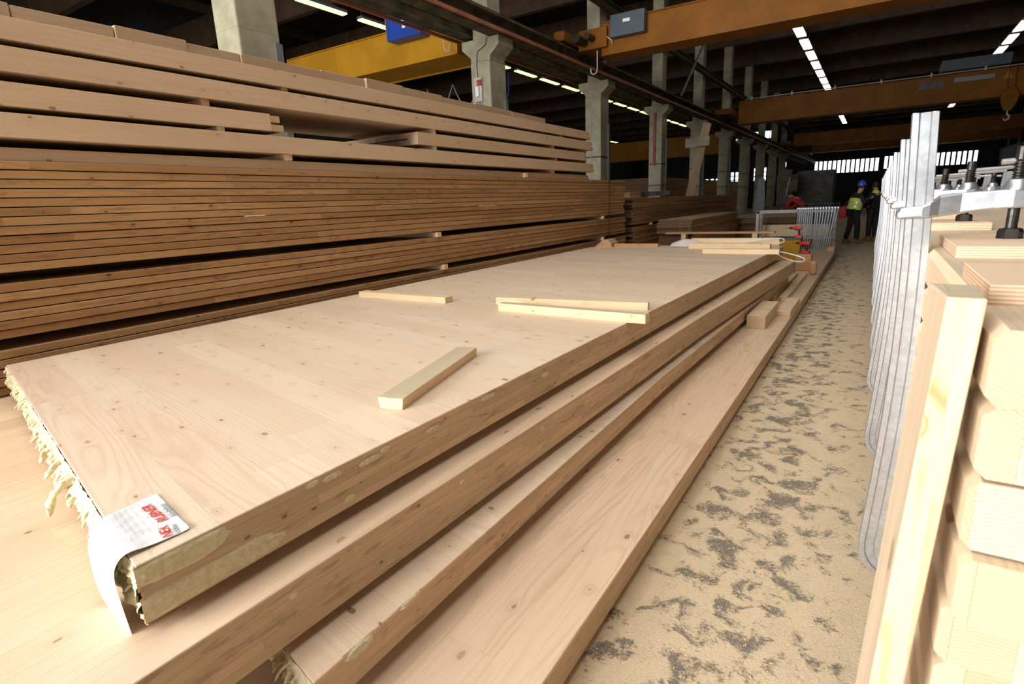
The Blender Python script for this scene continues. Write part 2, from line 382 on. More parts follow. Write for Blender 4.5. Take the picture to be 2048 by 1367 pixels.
def paper():
    t = NT('label_paper')
    t.b.inputs['Base Color'].default_value = (.86, .87, .9, 1)
    uv = t.n('ShaderNodeTexCoord'); sp = t.n('ShaderNodeSeparateXYZ'); t.l(uv.outputs['UV'], sp.inputs[0])
    # faint grey rows of small print, running along the sheet
    rows = t.math('LESS_THAN', t.math('FRACT', t.math('MULTIPLY', sp.outputs[0], 22)), .45)
    ink = t.noise(t.comb(t.math('MULTIPLY', sp.outputs[0], 22), t.math('MULTIPLY', sp.outputs[1], 150), 0), 1, 2)
    ins = t.math('MULTIPLY', t.math('MULTIPLY', t.math('GREATER_THAN', sp.outputs[0], .1), t.math('LESS_THAN', sp.outputs[0], .9)),
                 t.math('MULTIPLY', t.math('GREATER_THAN', sp.outputs[1], .04), t.math('LESS_THAN', sp.outputs[1], .80)))
    k = t.math('MULTIPLY', t.math('MULTIPLY', rows, t.math('GREATER_THAN', ink, .53)), ins)
    t.l(t.mix(t.math('MULTIPLY', k, .45), (.84, .85, .88, 1), (.35, .37, .45, 1)), t.b.inputs['Base Color'])
    t.b.inputs['Roughness'].default_value = .55
    return t.m
M['paper'] = paper()
M['printred'] = plain('red_print', (.62, .05, .03), .6, 0, .02)
M['printgrey'] = plain('grey_print', (.22, .22, .24), .6, 0, .02)
def glassm(name, tint=(1, 1, 1)):
    t = NT(name); t.t.nodes.remove(t.b)
    out = [n for n in t.t.nodes if n.type == 'OUTPUT_MATERIAL'][0]
    tr = t.n('ShaderNodeBsdfTransparent'); tr.inputs[0].default_value = c4(tint)
    gl = t.n('ShaderNodeBsdfGlossy'); gl.inputs['Roughness'].default_value = .05
    fr = t.n('ShaderNodeFresnel'); fr.inputs[0].default_value = 1.45
    mx = t.n('ShaderNodeMixShader'); t.l(fr.outputs[0], mx.inputs[0]); t.l(tr.outputs[0], mx.inputs[1]); t.l(gl.outputs[0], mx.inputs[2])
    t.l(mx.outputs[0], out.inputs[0])
    return t.m
M['glass'] = glassm('window_glass', (.93, .95, .97))
M['dimglass'] = glassm('dirty_window_glass', (.035, .04, .05))
M['film'] = None
t_ = NT('clear_plastic_film'); t_.b.inputs['Base Color'].default_value = (.85, .84, .84, 1); t_.b.inputs['Roughness'].default_value = .25
t_.b.inputs['Alpha'].default_value = .55; M['film'] = t_.m
t_ = NT('white_lashing_strap'); t_.b.inputs['Base Color'].default_value = (.72, .72, .68, 1); t_.b.inputs['Roughness'].default_value = .35; M['strap'] = t_.m
for k_ in ('orange', 'yellow', 'rail'): M[k_].node_tree.nodes['Principled BSDF'].inputs['Specular IOR Level'].default_value = .12
def emis(name, col, s):
    t = NT(name); t.b.inputs['Base Color'].default_value = (.8, .8, .8, 1)
    t.b.inputs['Emission Color'].default_value = c4(col); t.b.inputs['Emission Strength'].default_value = s
    return t.m
M['tube_white'] = emis('lit_tube_white', (1.0, .93, .80), 2.5)
M['tube_green'] = emis('lit_tube_greenish', (.80, 1.0, .34), 1.7)
M['skin'] = plain('skin', (.50, .27, .18), .5, 0, .05)
M['hair'] = plain('dark_hair', (.03, .02, .015), .6)
M['navy'] = plain('dark_workwear', (.012, .013, .018), .8, 0, .2, 20)
M['hivis'] = plain('yellow_hivis_fabric', (.58, .72, .06), .7, 0, .08, 20)
M['reflect'] = plain('silver_reflective_tape', (.55, .57, .58), .35, .2, .05)
M['helmet'] = plain('blue_hard_hat', (.02, .12, .62), .3, 0, .05)
M['boot'] = plain('tan_boot_leather', (.28, .15, .06), .7)
M['redcloth'] = plain('red_cloth', (.38, .02, .015), .8, 0, .15, 15)

# ------------------------------------------------------------------ the hall
def struct(name, mb, m, **k): return tag(mb.build(name, m, **k), kind='structure')
XL, XR, YF, YB, ZC = -25.0, 9.0, -9.5, 70.0, 9.8
b = MB(); b.bx(XL, XR, YF - 6, YB, -.2, 0); struct('floor', b, M['floor'])
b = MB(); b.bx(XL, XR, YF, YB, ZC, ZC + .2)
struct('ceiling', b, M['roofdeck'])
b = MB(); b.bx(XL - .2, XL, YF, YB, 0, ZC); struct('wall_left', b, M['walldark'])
# right wall with a grid of dim windows
def wall_with_holes(name, axis, pos, th, a0, a1, z0, z1, holes, m):
    b = MB(); xs = sorted(set([a0, a1] + [h[0] for h in holes] + [h[1] for h in holes]))
    zs = sorted(set([z0, z1] + [h[2] for h in holes] + [h[3] for h in holes]))
    for i in range(len(xs) - 1):
        for j in range(len(zs) - 1):
            cx, cz = (xs[i] + xs[i + 1]) / 2, (zs[j] + zs[j + 1]) / 2
            if any(h[0] < cx < h[1] and h[2] < cz < h[3] for h in holes): continue
            if axis == 'y': b.bx(xs[i], xs[i + 1], pos, pos + th, zs[j], zs[j + 1])
            else: b.bx(pos, pos + th, xs[i], xs[i + 1], zs[j], zs[j + 1])
    return struct(name, b, m)
rwh = [(52.0 + i * 4.4, 55.6 + i * 4.4, z, z + 1.9) for i in range(4) for z in (4.6, 6.9)]
wall_with_holes('wall_right', 'x', XR, .2, YF, YB, 0, ZC, rwh, M['walldark'])
bwh = [(-6.0, -.1, 3.35, 4.7), (.25, 7.75, 3.5, 4.78), (-14.2, -9.9, 7.5, 9.2), (-21.7, -18.6, 2.35, 3.1), (-17.5, -15.7, 2.5, 3.55),
       (-14.6, -12.6, 2.75, 4.15), (-12.1, -9.7, 3.0, 4.45), (-9.2, -8.7, 3.6, 4.9)]
wall_with_holes('wall_back', 'y', YB, .3, XL, XR, 0, ZC, bwh, M['walldark'])
wall_with_holes('wall_front', 'y', YF - .3, .3, XL, XR, 0, ZC, [(-10.6, -1.6, 0, 7.2)], M['walldark'])
wi = 1
def window(x0, x1, y0, y1, z0, z1, nv, nh, fw, glass):
    """frame with mullions + pane, in the opening; the long horizontal side is x or y"""
    global wi
    e = empty('window_%d' % wi, ((x0 + x1) / 2, (y0 + y1) / 2, z0)); e['kind'] = 'structure'; wi += 1
    L = Vector(e.location); alongx = (x1 - x0) > (y1 - y0)
    f = MB()
    a0, a1 = (x0, x1) if alongx else (y0, y1)
    def bar(p, q, z_, zz):
        if alongx: f.bx(p, q, y0 + .05, y1 - .05, z_, zz)
        else: f.bx(x0 + .05, x1 - .05, p, q, z_, zz)
    for i in range(nv + 1):
        c = a0 + (a1 - a0) * i / nv; bar(max(a0, c - fw / 2), min(a1, c + fw / 2), z0, z1)
    for j in range(nh + 1):
        c = z0 + (z1 - z0) * j / nh; bar(a0, a1, max(z0, c - .05), min(z1, c + .05))
    fo = f.build('window_frame', M['steelgrey'] if nh > 1 else M['rail'], None, loc=L); fo.parent = e; fo.location = (0, 0, 0)
    g = MB()
    if alongx: g.bx(x0, x1, (y0 + y1) / 2 - .01, (y0 + y1) / 2 + .01, z0, z1)
    else: g.bx((x0 + x1) / 2 - .01, (x0 + x1) / 2 + .01, y0, y1, z0, z1)
    go = g.build('pane', glass, None, loc=L); go.parent = e; go.location = (0, 0, 0)
def hole_window(h, nv, nh, fw): window(h[0], h[1], YB, YB + .3, h[2], h[3], nv, nh, fw, M['glass'])
hole_window(bwh[0], 14, 1, .15); hole_window(bwh[1], 18, 1, .15); hole_window(bwh[2], 6, 1, .06)
hole_window(bwh[3], 8, 1, .14); hole_window(bwh[4], 3, 2, .25); hole_window(bwh[5], 4, 3, .2); hole_window(bwh[6], 5, 3, .18); hole_window(bwh[7], 1, 2, .1)
for h in rwh: window(XR, XR + .2, h[0], h[1], h[2], h[3], 2, 1, .12, M['dimglass'])
for k in range(3):  # made-up rooflights under the closed ceiling, added to go with the overhead fill lamp
    e = empty('window_%d' % wi, (-1.8, -4.5 + 6 * k, 9.7)); e['kind'] = 'structure'; wi += 1
    b = MB(); b.bx(-3.5, -3.4, -2.9, 2.9, 0, .1); b.bx(3.4, 3.5, -2.9, 2.9, 0, .1)
    for q in range(4): b.bx(-3.4, 3.4, -2.9 + q * 1.9, -2.8 + q * 1.9, 0, .1)
    b.build('window_frame', M['steelgrey'], e)
    b = MB(); b.bx(-3.4, 3.4, -2.85, 2.85, .06, .08); b.build('pane', M['white'], e)
# roof timbers
for i, y in enumerate([3.9 + 4.8 * k for k in range(14)]):
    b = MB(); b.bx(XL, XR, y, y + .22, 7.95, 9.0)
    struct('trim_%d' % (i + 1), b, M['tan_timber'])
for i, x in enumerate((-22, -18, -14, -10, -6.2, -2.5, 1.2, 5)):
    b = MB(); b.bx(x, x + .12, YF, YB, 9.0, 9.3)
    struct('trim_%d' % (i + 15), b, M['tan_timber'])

# ------------------------------------------------------------------ columns
CW, CD = .42, .52
def column(i, y, lab):
    e = empty('concrete_column', (-6.19, y, 0), lab, 'column', 'concrete columns between the two bays')
    b = MB(); b.bx(-CW / 2, CW / 2, -CD / 2, CD / 2, 0, 4.05); b.build('shaft', M['concrete'], e, bevel=.02)
    b = MB()
    b.extr([(-CW / 2, 4.05), (CW / 2, 4.05), (CW / 2, 4.12), (.40, 4.28), (.40, 4.42), (-.40, 4.42), (-.40, 4.28), (-CW / 2, 4.12)], 'y', -CD / 2 + .02, CD / 2 - .02)
    b.build('corbel', M['concrete'], e, bevel=.01)
    b = MB(); b.bx(-.17, .17, -.2, .2, 4.42, 9.0); b.build('upper_shaft', M['concrete'], e, bevel=.01)
    b = MB()
    b.bx(CW / 2 - .10, CW / 2 + .03, CD / 2, CD / 2 + .03, 0, 3.45); b.bx(CW / 2 + .0, CW / 2 + .03, CD / 2 - .09, CD / 2 + .03, 0, 3.45)
    b.build('corner_guard', M['steelgrey'], e)
    for z in (1.95, 2.62):
        b = MB(); t = .012
        b.bx(-CW / 2 - t, CW / 2 + t, -CD / 2 - t, CD / 2 + t, z, z + .035); b.build('steel_strap', M['cableblack'], e)
    return e
labs = ['nearest concrete column, its shaft cut off by the photo top above the pale beams',
        'second concrete column from the camera, with grey conduit and switch box on its face',
        'third concrete column, right behind the far ends of the pale beams',
        'fourth concrete column from the camera, with a dark red pipe down its face',
        'fifth concrete column, behind the leaning timber prop',
        'sixth concrete column from the camera, standing before the far left windows',
        'seventh concrete column from the camera', 'eighth concrete column, deep in the dark of the hall',
        'ninth concrete column, near the end of the row', 'tenth and farthest concrete column of the row']
cols = [column(i, 4.25 + 4.8 * i, labs[i]) for i in range(10)]
e = cols[1]
b = MB(); b.tube([(.16, -.275, 4.44), (.14, -.285, 4.3), (-.04, -.285, 4.22), (-.07, -.285, 4.16), (-.07, -.285, 3.75)], .012, 6); b.build('conduit', M['cablegrey'], e)
b = MB(); b.bx(-.12, .04, -.30, -.26, 3.38, 3.78); x = b.build('switch_box', M['cablegrey'], e, bevel=.005)
b = MB(); b.bx(-.05, .04, -.315, -.30, 3.64, 3.74); y_ = b.build('red_notice', M['redpaint'], x); 
b = MB(); b.bx(-.07, -.01, -.34, -.30, 3.46, 3.62); b.build('socket', M['white'], x)
b = MB(); b.lathe((-.06, -.36, 3.30), [(.02, .05), (.09, .02), (.11, 0), (.02, -.01)], 14); b.build('lamp_bowl', M['cablegrey'], e)
e = cols[2]
b = MB(); b.tube([(-.04, -.275, 3.95), (-.04, -.275, 1.0)], .008, 6); b.build('conduit', M['cablegrey'], e)
e = cols[3]
b = MB(); b.bx(-.05, .02, -.33, -.265, 2.6, 4.2); b.build('red_pipe', M['redpaint'], e)
b = MB(); p0 = Vector((-5.75, 20.9, 1.5)); p1 = Vector((-5.05, 20.3, 3.95))
b.tube([p0, p1], .14, 4); tag(b.build('timber_prop', M['planed'], loc=p0), 'timber prop leaning up against the fifth concrete column', 'prop')
b = MB(); b.box((-5.3, 20.1, 3.35), (.9, .05, .3), rz=-.3)
tag(b.build('wall_board', M['concrete'], loc=(-5.3, 20.1, 3.35)), 'short pale board fixed high beside the leaning timber prop', 'board')

# crane runway beams
def ibeam_y(b, x, y0, y1, z0, z1, w, tf=.03, tw=.02, mi=0):
    b.bx(x - w / 2, x + w / 2, y0, y1, z1 - tf, z1, mi); b.bx(x - w / 2, x + w / 2, y0, y1, z0, z0 + tf, mi); b.bx(x - tw / 2, x + tw / 2, y0, y1, z0 + tf, z1 - tf, mi)
def runway(x, lab, side, zb, cx, cz):
    e = empty('crane_runway', (x, 30, zb), lab, 'crane beam')
    b = MB(); ibeam_y(b, 0, -34, 39.5, 0, .30, .24, .035, .03); b.build('beam', M['rail'], e)
    b = MB(); b.bx(-.03, .03, -34, 39.5, .30, .36); b.build('rail', M['darksteel'], e)
    b = MB(); b.bx(cx - x - .02, cx - x + .02, -34, 39.5, cz - zb - .025, cz - zb + .025); b.build('conductor_bar', M['conductor'], e)
runway(-5.86, 'dark steel crane runway on the right side of the column corbels', 1, 4.42, -5.70, 4.46)
runway(-6.52, 'dark steel crane runway on the left bay side of the columns', -1, 4.47, -6.80, 4.50)
b = MB(); ibeam_y(b, -5.9, -4, 69.5, 6.0, 6.2, .14)
tag(b.build('longitudinal_girder', M['rail'], loc=(-5.9, 30, 6.0)), 'thin dark steel girder running high along the columns under the roof', 'girder')
for i, (y0, y1, lab) in enumerate([(19.5, 23, 'dark diagonal steel brace above the crane runway past the fourth column')]):
    b = MB(); b.tube([(-5.72, y0, 4.8), (-5.72, y1, 7.6)], .04, 6); tag(b.build('diagonal_brace', M['steelgrey'], loc=(-5.85, y0, 4.7)), lab, 'brace')

# ------------------------------------------------------------------ bridge cranes
def crane(name, x0, x1, y, z0, z1, depth, mat, lab, loc=None, flange=True):
    e = empty(name, ((x0 + x1) / 2, y, z0), lab, 'crane')
    L = Vector(e.location)
    def part(n, mb, m, par=e, **k):
        o = mb.build(n, m, None, loc=L, **k); o.parent = par; o.location = (0, 0, 0); return o
    b = MB(); h = z1 - z0
    b.bx(x0, x1, y, y + depth * .6, z0 + .03, z1 - .02)
    b.bx(x0, x1, y - .04, y + depth * .6 + .04, z1 - .02, z1)
    part('girder', b, mat)
    b = MB(); b.bx(x0, x1, y - .02, y + depth, z0, z0 + .03); part('bottom_flange', b, mat)
    return e, part
# near orange crane
e, part = crane('bridge_crane', -5.25, 8.8, 12.0, 4.55, 5.2, .62, M['orange'], 'nearest orange bridge crane with a slate grey box, crossing the top of the photo')
b = MB(); b.bx(-5.98, -5.74, 11.2, 13.4, 4.79, 4.98); b.bx(-5.75, -5.1, 11.9, 12.6, 4.70, 5.1); part('end_carriage', b, M['orange'], bevel=.02)
b = MB(); b.tube([(-5.60, 11.85, 4.85), (-5.60, 11.45, 4.85)], .09, 10); b.tube([(-5.42, 11.95, 4.9), (-5.42, 11.6, 4.9)], .07, 10); part('travel_motor', b, M['darksteel'])
b = MB(); b.bx(-4.98, -4.25, 11.8, 11.98, 4.82, 5.24); q = part('control_box', b, M['slate'], bevel=.01)
b = MB(); b.bx(-4.70, -4.55, 11.79, 11.80, 5.06, 5.12); part('white_sticker', b, M['white'], q)
b = MB(); b.tube([(-5.2, 11.94, 4.98), (-5.0, 11.94, 4.8), (-4.98, 11.94, 4.74)], .012, 6); part('cable', b, M['cablegrey'])
b = MB(); b.tube([(-5.22, 11.7, 4.6), (-5.22, 11.7, 4.25), (-5.24, 11.7, 4.18), (-5.3, 11.7, 4.15), (-5.36, 11.7, 4.18), (-5.37, 11.7, 4.28)], .012, 6); part('cable_loop', b, M['cablegrey'])
# second crane with hook
e, part = crane('bridge_crane', -5.25, 8.8, 26.2, 4.45, 5.35, .7, M['orange'], 'second bridge crane, dim orange with a thin pipe on top and hook block')
b = MB(); b.bx(-6.0, -5.3, 25.2, 28.4, 4.79, 5.0); part('end_carriage', b, M['orange'])
b = MB(); b.tube([(-5.0, 26.3, 5.42), (8.6, 26.3, 5.42)], .02, 6)
for k in range(10): b.bx(-4.8 + k * 1.5, -4.74 + k * 1.5, 26.27, 26.33, 5.35, 5.5)
part('top_pipe', b, M['cablegrey'])
b = MB()
x = .9
for k, (wd, ht, lean) in enumerate([(.2, .26, 0), (.05, .26, .1), (.16, .24, .1), (.05, .26, 0), (.05, .26, .1)]):
    b.bx(x, x + wd, 26.19, 26.195, 4.95 + k * .004, 4.95 + ht); x += wd + .05
part('lettering', b, M['slate'])
b = MB(); b.bx(1.9, 3.0, 26.19, 26.195, 5.08, 5.22); part('maker_plate', b, M['steelgrey'])
b = MB(); b.extr([(3.2, 5.0), (3.5, 5.0), (3.35, 5.27)], 'y', 26.19, 26.195); part('warning_triangle', b, M['yellow'])
b = MB(); b.bx(1.5, 3.4, 26.3, 27.4, 5.5, 5.85); part('trolley', b, M['slate'])
h = empty('hook_block', (3.45, 26.0, 3.9), 'orange hook block hanging under the second bridge crane', 'crane hook')
b = MB(); b.loft([[(-.1, -.08, .05), (.1, -.08, .05), (.1, .08, .05), (-.1, .08, .05)], [(-.22, -.1, .35), (.22, -.1, .35), (.22, .1, .35), (-.22, .1, .35)],
                  [(-.24, -.1, .6), (.24, -.1, .6), (.24, .1, .6), (-.24, .1, .6)], [(-.12, -.08, .78), (.12, -.08, .78), (.12, .08, .78), (-.12, .08, .78)]])
b.build('sheave_housing', M['orange'], h, bevel=.03)
b = MB(); b.tube([(0, 0, .05), (0, 0, -.05), (.07, 0, -.13), (.05, 0, -.23), (-.04, 0, -.25), (-.1, 0, -.17)], [.025, .03, .035, .035, .028, .012], 8); b.build('hook', M['cablegrey'], h, smooth=True)
b = MB()
for x in (-.1, .1): b.tube([(x, 0, .75), (x, .1, 1.7)], .008, 5)
b.build('wire_rope', M['darksteel'], h)
for (y, z0, z1, lab) in [(45.0, 4.7, 5.5, 'third bridge crane, a dark orange girder beyond the second crane'), (58.0, 4.9, 5.7, 'farthest bridge crane, a faint brown girder before the end wall')]:
    e, part = crane('bridge_crane', -5.25, 8.8, y, z0, z1, .6, M['orange'], lab)
    b = MB(); b.bx(-6.0, -5.3, y - 1, y + 1.6, 4.79, 5.0); part('end_carriage', b, M['orange'])
# left bay yellow crane
e, part = crane('bridge_crane', -24.6, -7.1, 9.35, 4.42, 5.12, .95, M['yellow'], 'yellow bridge crane with a bright blue box in the left bay')
b = MB(); b.bx(-6.62, -6.42, 8.2, 11.2, 4.84, 5.05); b.bx(-7.2, -6.66, 9.4, 9.9, 4.62, 5.02); part('end_carriage', b, M['yellow'], bevel=.02)
b = MB(); b.bx(-24.6, -7.1, 10.28, 10.32, 4.40, 4.52); part('rear_flange', b, M['yellow'])
b = MB(); b.bx(-8.62, -7.75, 9.03, 9.3, 4.83, 5.32); q = part('hoist_cabinet', b, M['blue'], bevel=.012)
b = MB(); b.bx(-8.2, -8.08, 9.02, 9.03, 5.12, 5.2); b.bx(-8.18, -8.1, 9.02, 9.03, 5.0, 5.1); part('white_sticker', b, M['white'], q)
b = MB(); b.bx(-8.66, -8.62, 9.06, 9.28, 4.85, 5.3); part('warning_stripe', b, M['yellow'], q)
b = MB(); b.tube([(-7.25, 9.1, 4.9), (-7.22, 9.1, 4.5), (-7.18, 9.1, 4.42), (-7.1, 9.1, 4.44), (-7.06, 9.1, 4.55)], .012, 6); part('cable_loop', b, M['cablegrey'])
b = MB()
for k in range(7):
    x = -8.9 + k * .13; b.tube([(x, 12.6, 4.75), (x - .03, 12.6, 4.25), (x + .03, 12.6, 4.15), (x + .09, 12.6, 4.3), (x + .1, 12.6, 4.75)], .018, 5)
part('festoon_cable', b, M['blue'])
b = MB()
for (x, s) in ((-10.7, .9), (-9.8, .9)):
    b.tube([(x + s * u, 12.6, 4.72 - .62 * math.sin(math.pi * u)) for u in [i / 10 for i in range(11)]], .012, 5)
part('hanging_hose', b, M['cablegrey'])
e, part = crane('bridge_crane', -24.6, -7.1, 32.0, 3.72, 4.75, .6, M['orange'], 'dark orange bridge crane deep in the left bay between two columns')
b = MB(); b.bx(-6.62, -6.42, 31, 33.6, 4.84, 5.05); b.bx(-7.2, -6.66, 32, 32.5, 4.4, 5.0); part('end_carriage', b, M['orange'])

# ------------------------------------------------------------------ tube lights
def light_proto(mat, lab, loc, group, hw=.16):
    e = empty('tube_light', loc, lab, 'ceiling light', group)
    b = MB(); b.bx(-hw - .01, hw + .01, -.88, .88, .04, .12); b.build('housing', M['steelgrey'], e)
    b = MB(); b.bx(-hw, hw, -.87, .87, 0, .045); b.build('diffuser', mat, e)
    for yy in (-.8, .8):
        b = MB(); b.tube([(0, yy, .12), (0, yy, 2.3)], .008, 4); b.build('hanger', M['rail'], e)
    return e
def light_row(x, ys, mat, rowname, group):
    p = None
    for i, y in enumerate(ys):
        lab = 'tube light in the %s ceiling row, %s from the camera' % (rowname, ORD[i])
        if p is None: p = light_proto(mat, lab, (x, y, 7.5), group, .16 if x > -5 else .11)
        else: c = copy_tree(p); c.location = (x, y, 7.5); c['label'] = lab
light_row(-14.55, [12.6 + 2.36 * k for k in range(0, 17)], M['tube_green'], 'left bay', 'tube lights of the left bay')
light_row(-3.1, [23.3 + 2.38 * k for k in range(-11, 9)] + [54 + 2.38 * k for k in range(4)], M['tube_white'], 'middle', 'tube lights of the middle row')
light_row(4.15, [28.7 + 2.38 * k for k in range(0, 5)] + [54, 56.4], M['tube_white'], 'right-hand', 'tube lights of the right row')
light_row(-24.0, [58, 61.5], M['tube_green'], 'farthest left', 'tube lights by the left wall')

# ------------------------------------------------------------------ left stack: pale beams
SX = -4.3; SW = 1.2
def plank(name, x0, x1, y0, y1, z0, z1, side, face, lab, cat, group=None, bevel=.004, ends=None):
    L = ((x0 + x1) / 2, (y0 + y1) / 2, z0)
    b = MB()
    prof = [(x0, z0), (x1, z0), (x1, z1), (x0, z1)]
    vs = [(x, y, z) for y in (y0, y1) for x, z in prof]
    b.add(vs, [(1, 2, 6, 5), (3, 0, 4, 7)], 0)
    b.add(vs, [(2, 3, 7, 6), (0, 1, 5, 4)], 1)
    b.add(vs, [(0, 3, 2, 1), (4, 5, 6, 7)], 2)
    return tag(b.build(name, [side, face, ends or M['endgrain']], loc=L, bevel=bevel), lab, cat, group)
pale = [(2.59, 2.715, 9.25, -2), (2.415, 2.555, 9.35, -2.2), (2.225, 2.36, 3.05, -2), (2.05, 2.19, 9.4, -2.1), (1.925, 2.0, 9.3, -2)]
pn = ['topmost', 'second from the top', 'third from the top, ending short with a grooved end', 'fourth from the top', 'lowest']
G1 = 'planed pale beams on the left stack'
def grooved(z0, z1, y0, y1, lab, x1=SX):
    e = empty('planed_beam', (x1 - SW / 2, (y0 + y1) / 2, z0), lab, 'timber beam', G1)
    L = Vector(e.location)
    b = MB(); h = z1 - z0
    vs = [(x, y, z) for y in (y0, y1) for x, z in [(x1 - SW, z0), (x1, z0), (x1, z1), (x1 - SW, z1)]]
    b.add(vs, [(1, 2, 6, 5), (3, 0, 4, 7)], 0); b.add(vs, [(2, 3, 7, 6), (0, 1, 5, 4)], 1); b.add(vs, [(0, 3, 2, 1), (4, 5, 6, 7)], 2)
    o = b.build('body', [M['planed'], M['browntop'], M['endgrain']], None, loc=L, bevel=.003); o.parent = e; o.location = (0, 0, 0)
    # grooved tongue at the far end
    b = MB()
    b.bx(x1 - SW, x1 - .02, y1, y1 + .13, z0 + .005, z0 + h * .42); b.bx(x1 - SW, x1 - .02, y1, y1 + .10, z0 + h * .56, z1 - .008); b.bx(x1 - SW, x1 - .06, y1, y1 + .07, z0 + h * .4, z0 + h * .58)
    o = b.build('tongue', M['planed'], None, loc=L, bevel=.002); o.parent = e; o.location = (0, 0, 0)
    return e
for i, (z0, z1, y1, y0) in enumerate(pale):
    grooved(z0, z1, y0, y1, 'wide pale planed beam of the left stack, ' + pn[i], SX - (.05 if i == 4 else 0))
grooved(2.235, 2.365, 4.85, 9.1, 'pale planed beam with a slotted near end, beyond the short grooved one')
b = MB(); b.bx(SX - .95, SX - .15, 4.835, 4.86, 2.295, 2.305); tag_ = None
ch = [o for o in C.objects if o.name.startswith('planed_beam')][-1]
o = b.build('slot', M['black'], None, loc=ch.location); o.parent = ch; o.location = (0, 0, 0)
# spacers in the pale pile
def spacer(x, y, z0, z1, lab, mat='red_stick', wd=.05, ln=1.1):
    return plank('spacer_batten', SX - ln, SX + x, y - wd / 2, y + wd / 2, z0, z1, M[mat], M[mat], lab, 'batten', 'spacer battens in the left stack', .002, M[mat])
sp = [(3.24, 2.555, 2.59, 'reddish batten under the topmost pale beam'), (8.3, 2.555, 2.59, 'batten under the topmost pale beam, near its far end'),
      (2.53, 2.36, 2.415, 'red batten on top of the short grooved beam'), (5.16, 2.365, 2.415, 'pale batten on top of the slotted beam end'), (8.0, 2.365, 2.415, 'batten on the slotted beam, near its far end'),
      (2.62, 2.19, 2.225, 'pale batten under the short grooved beam'), (5.16, 2.19, 2.235, 'pale batten under the slotted beam near its end'), (8.1, 2.19, 2.235, 'batten under the slotted beam, near its far end'),
      (3.2, 2.0, 2.05, 'pale batten on the lowest pale beam, near the camera'), (8.0, 2.0, 2.05, 'batten on the lowest pale beam, near its far end')]
for i, (y, z0, z1, lab) in enumerate(sp): spacer(-.015, y, z0, z1, lab, 'stick' if 'pale' in lab.split(' ')[0] else 'red_stick')
for i, (y, z0, z1) in enumerate([(-1.0, 2.555, 2.59), (-1.1, 2.36, 2.415), (-1.0, 2.19, 2.225), (-1.0, 2.0, 2.05)]):
    spacer(-.02, y, z0, z1, 'spacer batten under the pale beams behind the camera')
# row of rough blocks behind, on the back half of the pile
zt = 2.7155
ys = [-2.0, -.6, .7, 1.55, 2.12, 2.62, 3.06, 3.9, 4.45, 5.0, 5.7, 6.4, 7.3, 8.3]
for i in range(len(ys) - 1):
    dz = R_.uniform(-.012, .012)
    plank('rough_block', SX - 1.18, SX - .30 + R_.uniform(-.015, .015), ys[i], ys[i + 1] - .008, zt, 2.875 + dz, M['planed_rough'] if 'planed_rough' in M else M['browntop'], M['browntop'],
          'rough brown timber block on the topmost pale beam, %s in the row' % ORD[i], 'timber block', 'rough blocks on the topmost pale beam')

# ------------------------------------------------------------------ left stack: dark boards
def boards(x1, wd, y0, y1, z1, n, pitch, nm, group, jit=.02, cat='timber board', dark='brown', first=None):
    p = None; out = []
    for i in range(n):
        zt = z1 - i * pitch
        lab = '%s, %s from its top' % (nm, ORD[i])
        if p is None:
            p = plank('dark_board', x1 - wd, x1, y0, y1, zt - pitch * .88, zt, M[dark], M['browntop'], lab, cat, group, .003, M['browndark'])
            base = Vector(p.location); c = p
        else:
            c = p.copy(); C.objects.link(c); c.location = (base.x + R_.uniform(-.006, .006), base.y + R_.uniform(-jit, jit), base.z - i * pitch); c['label'] = lab
        out.append(c)
    return out
M['browndark'] = plain('board_end', (.16, .09, .045), .85, 0, .3, 30)
boards(SX, SW + .1, -2.2, 10.95, 1.92, 12, .0538, 'long brown board of the left stack, upper bundle', 'brown boards, upper bundle of the left stack', .06)
boards(SX, SW + .1, -2.2, 11.0, 1.215, 6, .0545, 'long brown board of the left stack, middle bundle', 'brown boards, middle bundle of the left stack', .06)
boards(SX, SW + .1, -2.2, 11.05, .825, 13, .0545, 'long brown board of the left stack, lower bundle', 'brown boards, lower bundle of the left stack', .06)
b = MB(); b.bx(SX - 1.2, SX - .05, 2, 2.1, 0, .12); tag(b.build('floor_bearer', M['brown'], loc=(SX - .6, 2.05, 0)), 'floor bearer under the lowest brown boards, near the camera', 'batten')
b = MB(); b.bx(SX - 1.2, SX - .05, 8, 8.1, 0, .12); tag(b.build('floor_bearer', M['brown'], loc=(SX - .6, 8.05, 0)), 'floor bearer under the lowest brown boards, far from the camera', 'batten')
for (y, z0, z1, lab) in [(5.07, 1.217, 1.27, 'pale batten sticking out between upper and middle brown bundles, mid stack'), (9.85, 1.217, 1.27, 'pale batten between upper and middle brown bundles, far end'),
                         (.2, 1.217, 1.27, 'batten between upper and middle brown bundles, hidden near end'),
                         (5.15, .827, .885, 'pale batten sticking out between middle and lower brown bundles, mid stack'), (9.85, .827, .885, 'pale batten between middle and lower brown bundles, far end'),
                         (.2, .827, .885, 'batten between middle and lower brown bundles, hidden near end')]:
    spacer(.03, y, z0, z1, lab, 'stick', .07)
plank('loose_block', SX - .048, SX + .0, 7.1, 7.17, 1.922, 1.985, M['stick'], M['stick'], 'small bright wood block on the brown boards before the pale beams', 'wood block', None, .002, M['stick'])
b = MB(); t = .002
b.bx(SX + .008, SX + .012, 10.15, 10.17, 0.3, 1.93); tag(b.build('binding_band', M['darksteel'], loc=(SX + .01, 10.16, .3)), 'thin dark binding band down the far end of the left stack', 'band')

